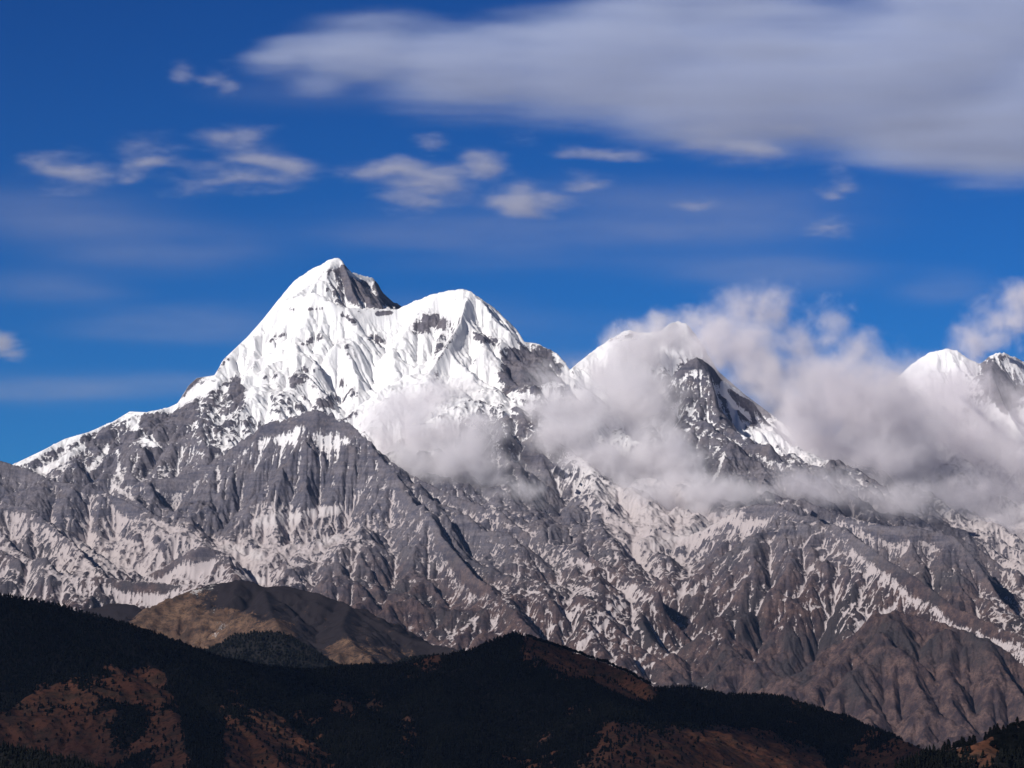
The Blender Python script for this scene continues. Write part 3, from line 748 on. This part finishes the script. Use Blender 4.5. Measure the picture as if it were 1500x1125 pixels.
m_leaf = plain('dark_foliage', rgb(0.006, 0.007, 0.006), rgb(0.013, 0.0135, 0.011), 0.06)
m_bark = plain('bark', rgb(0.035, 0.026, 0.020), rgb(0.06, 0.045, 0.035), 1.0)


def low_crown(seed, conifer):
    """a small crown: lopsided rings of foliage with ragged rims, one unit high"""
    r = np.random.RandomState(seed)
    V, T = [], []
    tiers = [(0.12, 0.36, 0.55), (0.38, 0.28, 0.80), (0.62, 0.18, 1.0)] if conifer else [(0.12, 0.34, 0.52), (0.42, 0.40, 0.90), (0.66, 0.26, 1.0)]
    for z0, rad, z1 in tiers:
        k = 5
        b = len(V)
        for i in range(k):
            a = 2 * np.pi * (i + r.rand() * 0.6) / k
            q = rad * (0.65 + 0.6 * r.rand())
            V.append((q * math.cos(a), q * math.sin(a), z0 + 0.12 * (r.rand() - 0.5)))
        V.append(((r.rand() - 0.5) * 0.16, (r.rand() - 0.5) * 0.16, z1))
        V.append((0, 0, z0 - 0.05))
        for i in range(k):
            T.append((b + i, b + (i + 1) % k, b + k))
            T.append((b + (i + 1) % k, b + i, b + k + 1))
    return np.array(V, np.float32), np.array(T, np.int32)


def tri_mesh(name, V, T, mat):
    me = bpy.data.meshes.new(name)
    me.vertices.add(len(V))
    me.vertices.foreach_set('co', np.ascontiguousarray(V, np.float32).ravel())
    me.loops.add(T.size)
    me.loops.foreach_set('vertex_index', np.ascontiguousarray(T, np.int32).ravel())
    me.polygons.add(len(T))
    me.polygons.foreach_set('loop_start', np.arange(0, T.size, 3, dtype=np.int32))
    me.update(calc_edges=True)
    me.materials.append(mat)
    return me


def seen(X, Y, Z, margin=4.0):
    """which grid points the photograph can see"""
    px, py = pix(X, Y, Z)
    cols = np.arange(-40, 1541)
    hor = np.full(cols.shape, 1150.0)
    vis = np.zeros(Z.shape, bool)
    for j in range(Z.shape[0]):
        o = np.argsort(px[j])
        h = np.interp(px[j], cols, hor)
        vis[j] = (py[j] < h + margin) & (px[j] > -25) & (px[j] < 1525)
        hor = np.minimum(hor, np.interp(cols, px[j][o], py[j][o]))
    return vis


def height_on(X, Y, Z, x, y):
    fx = (x - X[0, 0]) / (X[0, 1] - X[0, 0])
    fy = (y - Y[0, 0]) / (Y[1, 0] - Y[0, 0])
    i = np.clip(fx.astype(int), 0, X.shape[1] - 2)
    j = np.clip(fy.astype(int), 0, X.shape[0] - 2)
    a, b = fx - i, fy - j
    return (Z[j, i] * (1 - a) + Z[j, i + 1] * a) * (1 - b) + (Z[j + 1, i] * (1 - a) + Z[j + 1, i + 1] * a) * b


def spots(X, Y, Z, W, step, lo, tall):
    vis = seen(X, Y, Z)
    c = X[0, 1] - X[0, 0]
    n = int((X[0, -1] - X[0, 0]) / step)
    k = int((Y[-1, 0] - Y[0, 0]) / step)
    gx, gy = np.meshgrid(np.arange(n), np.arange(k))
    x = X[0, 0] + (gx + rng.rand(*gx.shape)).ravel() * step
    y = Y[0, 0] + (gy + rng.rand(*gx.shape)).ravel() * step
    i = np.clip(((x - X[0, 0]) / c).astype(int), 0, X.shape[1] - 1)
    j = np.clip(((y - Y[0, 0]) / (Y[1, 0] - Y[0, 0])).astype(int), 0, X.shape[0] - 1)
    m = vis[j, i] & (W[j, i] + 0.25 * (rng.rand(len(x)) - 0.5) > lo)
    x, y = x[m], y[m]
    return x, y, height_on(X, Y, Z, x, y)


def forest(name, x, y, z, tall, wide, conifer, label=None):
    kinds = [low_crown(s, conifer) for s in range(8)]
    VV, TT, off = [], [], 0
    k = rng.randint(0, 8, len(x))
    for t in range(8):
        m = k == t
        n = int(m.sum())
        if not n:
            continue
        V, T = kinds[t]
        h = tall * (0.6 + 0.75 * rng.rand(n) ** 1.3)
        w = wide * (0.75 + 0.5 * rng.rand(n))
        a = rng.rand(n) * 2 * np.pi
        ca, sa = np.cos(a), np.sin(a)
        P = np.empty((n, len(V), 3), np.float32)
        P[:, :, 0] = (V[:, 0] * ca[:, None] - V[:, 1] * sa[:, None]) * w[:, None] * 1.3 + x[m][:, None]
        P[:, :, 1] = (V[:, 0] * sa[:, None] + V[:, 1] * ca[:, None]) * w[:, None] * 1.3 + y[m][:, None]
        P[:, :, 2] = V[:, 2] * h[:, None] + z[m][:, None] - 1.0
        VV.append(P.reshape(-1, 3))
        TT.append((T[None] + (np.arange(n) * len(V))[:, None, None] + off).reshape(-1, 3))
        off += n * len(V)
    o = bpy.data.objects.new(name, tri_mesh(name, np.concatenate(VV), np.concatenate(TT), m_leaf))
    scene.collection.objects.link(o)
    o['kind'] = 'stuff'
    return o


x, y, z = spots(FX, FY, FZ, FW, 11.0, 0.47, 14)
print('foothill trees', len(x))
bx, by, bz = spots(FX, FY, FZ, FW * 0 + 1, 34.0, 0.47, 14)
m = rng.rand(len(bx)) < sstep(-0.6, 0.6, FW[np.clip(((by - FY[0, 0]) / 10).astype(int), 0, FW.shape[0] - 1), np.clip(((bx - FX[0, 0]) / 10).astype(int), 0, FW.shape[1] - 1)])
x, y, z = np.append(x, bx[m]), np.append(y, by[m]), np.append(z, bz[m])
forest('forest', x, y, z, 15.0, 10.0, False)
x, y, z = spots(DX, DY, DZ, DW, 15.0, 0.3, 14)
print('dark hill trees', len(x))
forest('forest', x, y, z, 17.0, 13.0, False)


def leafy_crown(seed, tall, wide, conifer):
    """clumps of small leaf faces through the crown's volume"""
    r = np.random.RandomState(seed)
    V, T = [], []
    for c in range(46 if conifer else 40):
        t = (c + r.rand()) / (46 if conifer else 40)
        if conifer:
            zc, rad = 0.14 + 0.84 * t, (1 - t) ** 0.8 * 0.5 + 0.02
        else:
            zc, rad = 0.25 + 0.66 * t, 0.5 * math.sqrt(max(0.02, 1 - (2 * t - 0.85) ** 2)) * (0.7 + 0.4 * r.rand())
        a = c * 2.4 + r.rand()
        q = rad * (0.35 + 0.65 * r.rand() ** 0.5)
        cx, cy_ = q * math.cos(a) * wide, q * math.sin(a) * wide
        for f in range(16):
            s = (0.75 if conifer else 0.95) * (0.5 + r.rand()) * wide / 8.0
            p = np.array([cx, cy_, zc * tall]) + r.normal(0, 1, 3) * np.array([0.085 * wide, 0.085 * wide, 0.030 * tall])
            e1 = r.normal(0, 1, 3)
            e1 /= np.linalg.norm(e1)
            e2 = np.cross(e1, r.normal(0, 1, 3))
            e2 /= np.linalg.norm(e2)
            b = len(V)
            V += [p + e1 * s, p - 0.5 * e1 * s + 0.8 * e2 * s, p - 0.5 * e1 * s - 0.8 * e2 * s]
            T.append((b, b + 1, b + 2))
    return tri_mesh('crown', np.array(V), np.array(T), m_leaf)


def trunk_mesh(seed, tall, wide):
    r = np.random.RandomState(seed + 50)
    V, T = [], []

    def limb(p0, p1, r0, r1):
        d = np.array(p1) - np.array(p0)
        d = d / np.linalg.norm(d)
        u = np.cross(d, (0.3, 0.9, 0.1))
        u /= np.linalg.norm(u)
        w = np.cross(d, u)
        b = len(V)
        for p, q in ((p0, r0), (p1, r1)):
            for i in range(6):
                a = i * math.pi / 3
                V.append(np.array(p) + q * (math.cos(a) * u + math.sin(a) * w))
        for i in range(6):
            j = (i + 1) % 6
            T.append((b + i, b + j, b + 6 + j))
            T.append((b + i, b + 6 + j, b + 6 + i))
    top = (0.02 * wide, 0, tall * 0.9)
    mid = (r.normal() * 0.02 * wide, r.normal() * 0.02 * wide, tall * 0.45)
    limb((0, 0, -1.5), mid, 0.035 * tall, 0.024 * tall)
    limb(mid, top, 0.024 * tall, 0.006 * tall)
    for i in range(5):
        h = tall * (0.3 + 0.1 * i)
        a = i * 2.3 + r.rand()
        limb((mid[0] * 0.8, mid[1] * 0.8, h), (0.32 * wide * math.cos(a), 0.32 * wide * math.sin(a), h + 0.12 * tall), 0.012 * tall, 0.004 * tall)
    return tri_mesh('trunk', np.array(V), np.array(T), m_bark)


def tree_proto(name, seed, tall, wide, conifer):
    return name, leafy_crown(seed, tall, wide, conifer), trunk_mesh(seed, tall, wide)


def plant_tree(proto, x, y, z, size, label, cat, group):
    name, crown, trunk = proto
    root = bpy.data.objects.new(name, None)
    root.empty_display_size = 4
    scene.collection.objects.link(root)
    root.location = (x, y, z)
    root.rotation_euler = (0, 0, rng.rand() * 6.28)
    root.scale = (size * (0.85 + 0.3 * rng.rand()), size * (0.85 + 0.3 * rng.rand()), size)
    for nm, me in (('crown', crown), ('trunk', trunk)):
        o = bpy.data.objects.new(nm, me)
        o.parent = root
        scene.collection.objects.link(o)
    root['label'] = label
    root['category'] = cat
    root['group'] = group
    return root


CONIFERS = [tree_proto('conifer_tree', s, 17.0, 8.0, True) for s in range(4)]
BROAD = [tree_proto('broadleaf_tree', 20 + s, 13.0, 11.0, False) for s in range(4)]

# the nearest trees, on the dark slope at the bottom right
x, y, z = spots(NX, NY, NZ, NW, 9.0, 0.40, 14)
px, py = pix(x, y, z)
o = np.argsort(py)
o = o[:1500]
tops = o[(px[o] > 1255)]
print('near trees', len(tops))
first, rest = tops[:140], tops[140:]
for n, i in enumerate(first):
    c = rng.rand() < 0.6
    plant_tree((CONIFERS if c else BROAD)[rng.randint(4)], x[i], y[i], z[i], 0.6 + 0.55 * rng.rand(),
               'dark pointed conifer in the treeline of the near slope, bottom right corner' if c else 'dark rounded tree in the treeline of the near slope, bottom right corner', 'tree',
               'conifers on the near slope' if c else 'rounded trees on the near slope')
if len(rest):
    forest('near_forest', x[rest], y[rest], z[rest], 15.0, 9.0, True)
x, y, z = spots(SX, SY, SZ, SW, 9.0, 0.40, 14)
print('slope trees', len(x))
if len(x):
    forest('near_forest', x, y, z, 14.0, 9.0, True)


def ground_at(px, py, X, Y, Z):
    c = np.linspace(Y[0, 0] + 10, Y[-1, 0] - 10, 1200)
    P = np.array([at(px, py, q) for q in c])
    h = height_on(X, Y, Z, P[:, 0], P[:, 1])
    hit = np.nonzero(h > P[:, 2])[0]
    if not hit.size:
        return None
    p = P[hit[0]]
    return p[0], p[1], height_on(X, Y, Z, p[:1], p[1:2])[0]


# single bushes dotted over the brown meadow
MEADOW = [(890, 1103, 1.5), (905, 1106, 1.3), (922, 1108, 1.6), (930, 1110, 1.5), (875, 1116, 1.2), (862, 1114, 1.0), (897, 1113, .7), (906, 1118, .8), (908, 1094, .6), (895, 1085, .6), (935, 1089, .7), (938, 1101, .7), (918, 1102, .7), (850, 1122, .9),
          (915, 1124, .8), (845, 1124, .7), (1023, 1083, .9), (1018, 1090, .8), (1016, 1096, .7), (985, 1087, .9), (963, 1095, 1.1), (968, 1092, .7), (988, 1113, 1.0), (993, 1119, .8), (1052, 1083, .7), (1056, 1090, .8), (1049, 1086, .6), (1080, 1092, .7),
          (1131, 1116, .8), (1072, 1121, .8), (1108, 1102, .5), (1035, 1118, .5), (1005, 1105, .5), (1165, 1112, .6), (1090, 1117, .5), (950, 1114, .5), (1270, 1107, 1.0), (1262, 1103, .9), (1250, 1106, .9), (1238, 1117, .8), (1283, 1112, .7), (1226, 1100, .9),
          (1295, 1100, .8), (1305, 1108, .6), (1215, 1106, .8), (960, 1102, .6), (972, 1108, .5), (903, 1098, .6), (880, 1108, .7), (868, 1121, .8), (1040, 1098, .4), (1120, 1094, .4), (1150, 1100, .4), (1192, 1116, .5)]
for a, b, s in MEADOW:
    q = ground_at(a, b, FX, FY, FZ)
    if q:
        plant_tree(BROAD[rng.randint(4)], q[0], q[1], q[2], s * 0.85, 'lone dark bush dotted on the open brown meadow slope, bottom right', 'bush', 'bushes on the brown meadow')
# the treeline along the crest of the open brown slope
n = 0
for t in np.linspace(0, 1, 84):
    a = 772 + t * 178 + rng.normal() * 0.8
    for b in np.arange(900, 1060, 1.0):
        q = ground_at(a, b, FX, FY, FZ)
        if q and q[1] > 17600:
            plant_tree(BROAD[rng.randint(4)], q[0], q[1], q[2], 0.8 + 0.5 * rng.rand(), 'dark tree in the line along the crest above the open brown slope', 'tree', 'treeline on the middle crest')
            n += 1
            break

# ------------------------------------------------------------------ clouds
def cloud_material(name, density, aniso=0.35, color=(0.995, 0.985, 0.995, 1.0)):
    m = bpy.data.materials.new(name)
    m.use_nodes = True
    N = Nodes(m.node_tree)
    out = N.new('ShaderNodeOutputMaterial')
    p = N.new('ShaderNodeVolumePrincipled')
    p.inputs['Color'].default_value = color
    p.inputs['Density'].default_value = density
    p.inputs['Anisotropy'].default_value = aniso
    p.inputs['Density Attribute'].default_value = 'density'
    N.link(p.outputs[0], out.inputs['Volume'])
    return m


def cloud(name, puffs, voxel, mat, size, warp, bite, stretch=(1, 1, 1), edge=2.2, seed=0.0, fine=0.5, detail=6.0, lift=0.0, mottle=0.75, sharp=2.2):
    """a body of vapour: soft ellipsoids (centre, radii, weight) torn by turbulence, held in a voxel grid"""
    lo = [min(c[i] - r[i] * 1.25 for c, r, w in puffs) for i in range(3)]
    hi = [max(c[i] + r[i] * 1.25 for c, r, w in puffs) for i in range(3)]
    mid = [(a + b) / 2 for a, b in zip(lo, hi)]
    me = bpy.data.meshes.new(name)
    me.from_pydata([(0, 0, 0)], [], [])
    me.materials.append(mat)
    o = bpy.data.objects.new(name, me)
    scene.collection.objects.link(o)
    o.location = mid
    ng = bpy.data.node_groups.new(name, 'GeometryNodeTree')
    ng.interface.new_socket('Geometry', in_out='INPUT', socket_type='NodeSocketGeometry')
    ng.interface.new_socket('Geometry', in_out='OUTPUT', socket_type='NodeSocketGeometry')
    N = Nodes(ng)
    N.new('NodeGroupInput')
    out = N.new('NodeGroupOutput')
    pos = N.new('GeometryNodeInputPosition').outputs[0]

    def vm(op, a, b=None, sc=None):
        n = N.new('ShaderNodeVectorMath', operation=op)
        N.put(n.inputs[0], a)
        if b is not None:
            N.put(n.inputs[1], b)
        if sc is not None:
            N.put(n.inputs['Scale'], sc)
        return n
    q = vm('MULTIPLY', vm('ADD', pos, (seed * 971.0, seed * 433.0, seed * 277.0)).outputs[0], [s / size for s in stretch]).outputs[0]
    nz = N.new('ShaderNodeTexNoise')
    N.link(q, nz.inputs['Vector'])
    nz.inputs['Scale'].default_value = 0.8
    nz.inputs['Detail'].default_value = 5
    nz.inputs['Roughness'].default_value = 0.5 + 0.12 * fine
    w = vm('SCALE', vm('SUBTRACT', nz.outputs['Color'], (0.5, 0.5, 0.5)).outputs[0], sc=warp * 2.0).outputs[0]
    p = vm('ADD', pos, w).outputs[0]
    acc = None
    for c, r, wt in puffs:
        d = vm('LENGTH', vm('DIVIDE', vm('SUBTRACT', p, [c[i] - mid[i] for i in range(3)]).outputs[0], list(r)).outputs[0])
        v = N.math('MULTIPLY', N.math('SUBTRACT', 1.0, d.outputs['Value']), wt)
        if acc is None:
            acc = v
        else:
            acc = N.math('SMOOTH_MAX', acc, v, 0.18)
    n1 = N.new('ShaderNodeTexNoise')
    N.link(q, n1.inputs['Vector'])
    n1.inputs['Scale'].default_value = 2.3
    n1.inputs['Detail'].default_value = detail
    n1.inputs['Roughness'].default_value = 0.56 + 0.16 * fine
    n1.inputs['Distortion'].default_value = 0.6
    t = N.math('ADD', N.math('ADD', acc, lift), N.math('MULTIPLY', N.math('SUBTRACT', n1.outputs['Fac'], 0.53), bite))
    t = N.math('MULTIPLY', t, edge, clamp=True)
    t = N.math('POWER', t, sharp)
    n2 = N.new('ShaderNodeTexNoise')
    N.link(q, n2.inputs['Vector'])
    n2.inputs['Scale'].default_value = 4.5
    n2.inputs['Detail'].default_value = detail
    n2.inputs['Roughness'].default_value = 0.7
    t = N.math('MULTIPLY', t, N.ramp(n2.outputs['Fac'], 0.36, 0.66, 1 - mottle, 1 + mottle))
    vc = N.new('GeometryNodeVolumeCube')
    N.link(t, vc.inputs['Density'])
    vc.inputs['Min'].default_value = [a - b for a, b in zip(lo, mid)]
    vc.inputs['Max'].default_value = [a - b for a, b in zip(hi, mid)]
    for k, i in (('Resolution X', 0), ('Resolution Y', 1), ('Resolution Z', 2)):
        vc.inputs[k].default_value = max(4, int((hi[i] - lo[i]) / voxel[i]))
    sm = N.new('GeometryNodeSetMaterial')
    N.link(vc.outputs[0], sm.inputs['Geometry'])
    sm.inputs['Material'].default_value = mat
    N.link(sm.outputs[0], out.inputs[0])
    md = o.modifiers.new('vapour', 'NODES')
    md.node_group = ng
    o['kind'] = 'stuff'
    return o


def surface_at(px, py):
    """how far away the range stands at a pixel, in kilometres"""
    c = np.linspace(36000.0, 52300.0, 1600)
    P = np.array([at(px, py, y) for y in c])
    i = np.clip(((P[:, 0] - RX[0, 0]) / (RX[0, 1] - RX[0, 0])).astype(int), 0, RX.shape[1] - 1)
    j = np.clip(((P[:, 1] - RY[0, 0]) / (RY[1, 0] - RY[0, 0])).astype(int), 0, RX.shape[0] - 1)
    hit = np.nonzero(RZ[j, i] > P[:, 2])[0]
    return c[hit[0]] / 1000.0 if hit.size else None


def puff(px, py, rx, ry, deep, w=1.0, Y=48.3, ahead=0.35):
    """an ellipsoid that shows rx by ry pixels large, deep metres thick, leaning on the slope behind it"""
    s = surface_at(px, py)
    if s is not None:
        Y = s - ahead * deep / 1000.0
    k = Y * 1000.0 / F
    return (at(px, py, Y * 1000.0), (rx * k, deep, ry * k), w)


m_mist = cloud_material('mist', 0.0062, -0.1, (0.99, 0.965, 0.99, 1.0))
m_mist_thin = cloud_material('thin_mist', 0.0034, -0.1, (0.99, 0.955, 0.99, 1.0))
MIST_LEFT = [puff(600, 650, 55, 60, 420), puff(590, 610, 50, 35, 350, .9), puff(635, 590, 50, 38, 380), puff(660, 570, 35, 18, 250, .8), puff(650, 650, 70, 55, 420), puff(680, 690, 75, 45, 420), puff(720, 650, 45, 45, 350, .8), puff(620, 690, 60, 30, 350),
             puff(720, 700, 60, 30, 300, .8), puff(700, 625, 40, 25, 300, .7), puff(760, 735, 45, 16, 250, .6)]
MIST_MID = [puff(800, 600, 50, 35, 400, .9), puff(850, 600, 70, 50, 500), puff(900, 565, 70, 60, 550), puff(935, 520, 50, 45, 400, .9), puff(975, 492, 38, 28, 300, .8), puff(925, 550, 40, 32, 330), puff(905, 530, 40, 25, 250, .7), puff(840, 650, 60, 50, 500), puff(880, 690, 70, 45, 450), puff(940, 610, 75, 65, 550),
            puff(960, 680, 75, 60, 500), puff(960, 730, 70, 40, 400), puff(1040, 735, 75, 34, 400), puff(1000, 700, 55, 50, 400), puff(1005, 470, 26, 20, 250, .7, 48.2), puff(1030, 500, 30, 30, 300, .8, 48.0), puff(800, 560, 25, 20, 200, .5)]
MIST_RIGHT = [puff(1080, 510, 60, 50, 500, 1, 47.8), puff(1120, 545, 75, 50, 550, 1, 47.8), puff(1200, 555, 85, 50, 600, 1, 48.0), puff(1100, 455, 45, 30, 350, .6, 48), puff(1205, 492, 26, 34, 300, .5, 48), puff(1245, 520, 40, 26, 300, .6, 48), puff(1170, 500, 50, 32, 350, .6, 48), puff(1250, 600, 130, 80, 800, 1, 47.8),
              puff(1190, 660, 90, 60, 600), puff(1150, 610, 60, 60, 500), puff(1175, 600, 50, 50, 400, 1, 46.6), puff(1190, 650, 55, 40, 400, 1, 46.4), puff(1120, 565, 30, 30, 250, .8, 47.0), puff(1060, 480, 40, 35, 300, .7, 48), puff(1330, 555, 50, 26, 350, .9, 49), puff(1390, 550, 50, 26, 350, 1, 49.5), puff(1425, 540, 26, 22, 250, .8, 50), puff(1250, 680, 110, 60, 600), puff(1330, 690, 120, 60, 650), puff(1420, 650, 110, 70, 650), puff(1340, 600, 120, 65, 700, 1, 48.5), puff(1420, 580, 90, 40, 450, .9), puff(1400, 740, 110, 45, 500),
              puff(1480, 700, 90, 80, 600), puff(1290, 740, 110, 32, 500, .9), puff(1180, 715, 80, 36, 400, .9), puff(1100, 720, 50, 25, 300, .8), puff(1400, 545, 60, 28, 400, .8, 49.5), puff(1440, 500, 35, 25, 400, .7, 50), puff(1475, 470, 45, 28, 400, .8, 50), puff(1510, 440, 50, 28, 400, .8, 50),
              puff(1490, 780, 70, 40, 400, .7), puff(1550, 640, 80, 120, 600)]
cloud('mist_bank', MIST_LEFT, (17, 28, 17), m_mist, 760.0, 300.0, 2.7, edge=1.2, lift=0.26, sharp=1.6, seed=1.0, fine=1.0)
cloud('mist_bank', MIST_MID, (17, 28, 17), m_mist, 780.0, 300.0, 2.6, edge=1.2, lift=0.30, sharp=1.6, seed=2.0, fine=1.0)
cloud('mist_bank', MIST_RIGHT, (19, 32, 19), m_mist_thin, 850.0, 340.0, 2.5, edge=1.2, lift=0.32, sharp=1.6, seed=3.0, fine=1.0)

CEIL = 8600.0


def flat(px, py, rx, ry, thick, w=1.0, H=CEIL):
    """a piece of the high cloud layer that shows rx by ry pixels large"""
    b = (562.5 - py) / F
    Y = (H - EYE) / ((SP + b * CP) / (CP - b * SP))
    x, y, z = at(px, py, Y)
    k = Y / F
    return ((x, y, H), (rx * k, ry * Y / (1165.0 - py), thick), w)


m_high = cloud_material('unseen_shade_cloud', 0.0008, -0.2, (0.69, 0.785, 1.0, 1.0))
HIGH = [flat(430, 70, 70, 16, 150, .9), flat(410, 100, 70, 18, 150, .9), flat(520, 85, 140, 42, 240), flat(560, 42, 150, 22, 200, .9), flat(700, 100, 200, 58, 300), flat(900, 90, 260, 90, 340), flat(1100, 130, 260, 100, 380),
        flat(1300, 110, 260, 120, 420), flat(1400, 190, 200, 70, 320), flat(1500, 180, 200, 90, 360), flat(930, 30, 130, 50, 300), flat(1020, -10, 170, 50, 300), flat(1120, 40, 200, 50, 300), flat(1380, 10, 100, 50, 300), flat(1480, 20, 200, 80, 360), flat(1600, 100, 160, 140, 380),
        flat(1470, 245, 110, 28, 160, .8), flat(470, 125, 60, 12, 120, .6)]
cloud('unseen_shade_cloud', HIGH, (36, 85, 34), m_high, 2800.0, 480.0, 1.35, stretch=(0.32, 1.2, 2.5), edge=1.8, seed=4.0, detail=6, mottle=0.6, fine=1.2, lift=0.12, sharp=1.6)
m_small = cloud_material('small_cloud', 0.0011, 0.0, (0.82, 0.86, 1.0, 1.0))
SMALL = [(105, 248, 60, 18), (62, 231, 22, 10), (230, 222, 58, 15), (195, 246, 25, 9), (365, 213, 55, 20), (415, 236, 60, 15), (345, 266, 100, 14), (430, 258, 45, 13), (570, 240, 65, 13), (625, 266, 75, 20), (590, 285, 55, 15), (705, 237, 32, 17),
         (757, 290, 50, 24), (800, 283, 50, 10), (850, 262, 35, 13), (910, 221, 45, 7), (865, 213, 50, 6), (1085, 226, 60, 18), (1040, 205, 80, 12), (1235, 262, 25, 8), (1205, 280, 22, 7), (1010, 288, 36, 6), (1215, 335, 38, 8), (342, 119, 18, 9), (265, 104, 22, 6),
         (315, 107, 28, 5), (8, 505, 28, 20), (760, 200, 40, 6), (640, 214, 25, 5), (1120, 190, 90, 10)]
cloud('small_clouds', [flat(a, b, c * 1.15, d * 1.25, 60 + 4 * d, .95) for a, b, c, d in SMALL], (42, 85, 22), m_small, 1300.0, 600.0, 2.0, stretch=(0.6, 0.8, 2.0), edge=1.2, lift=0.22, seed=5.0, detail=6, fine=1.0)
m_veil = cloud_material('thin_veil', 0.00007, 0.0, (0.82, 0.86, 1.0, 1.0))
VEIL = [(60, 572, 300, 22), (230, 560, 260, 14), (90, 320, 300, 40), (260, 360, 300, 30), (700, 350, 400, 40), (1000, 330, 400, 60), (620, 470, 400, 26), (300, 470, 260, 20), (1380, 420, 120, 26), (60, 420, 200, 20), (1150, 400, 300, 20), (500, 140, 250, 14), (880, 540, 200, 30)]
cloud('thin_veil', [flat(a, b, c * 1.1, d * 1.6, 380, .9) for a, b, c, d in VEIL], (150, 260, 60), m_veil, 5000.0, 500.0, 1.0, stretch=(0.3, 1.0, 2.0), edge=1.8, seed=6.0, detail=6)
# added cloud, out of view, placed to cast shade on the foothills
SHADE = [((-9700.0, 6500.0, 8700.0), (5600.0, 6200.0, 420.0), 1.3), ((-8200.0, 0.0, 8700.0), (3600.0, 4200.0, 400.0), 1.2), ((-7000.0, 13500.0, 8700.0), (3200.0, 3600.0, 350.0), 1.0)]
m_shade = cloud_material('added_shade_cloud', 0.0016, 0.2, (0.82, 0.86, 1.0, 1.0))
cloud('unseen_shade_cloud', SHADE, (120, 120, 60), m_shade, 3500.0, 600.0, 0.7, seed=7.0, detail=5)

# ------------------------------------------------------------------ the air
def make_haze():
    me = bpy.data.meshes.new('haze')
    x, y0, y1, z0, z1 = 241000.0, -61000.0, 301000.0, -1.0, 6150.0
    v = [(-x, y0, z0), (x, y0, z0), (x, y1, z0), (-x, y1, z0), (-x, y0, z1), (x, y0, z1), (x, y1, z1), (-x, y1, z1)]
    f = [(0, 3, 2, 1), (4, 5, 6, 7), (0, 1, 5, 4), (1, 2, 6, 5), (2, 3, 7, 6), (3, 0, 4, 7)]
    me.from_pydata(v, [], f)
    m = bpy.data.materials.new('haze')
    m.use_nodes = True
    N = Nodes(m.node_tree)
    out = N.new('ShaderNodeOutputMaterial')
    p = N.new('ShaderNodeVolumePrincipled')
    p.inputs['Color'].default_value = (0.34, 0.56, 1.0, 1.0)
    p.inputs['Density'].default_value = 1.9e-6
    N.link(p.outputs[0], out.inputs['Volume'])
    me.materials.append(m)
    o = bpy.data.objects.new('haze', me)
    scene.collection.objects.link(o)
    o['kind'] = 'stuff'


make_haze()
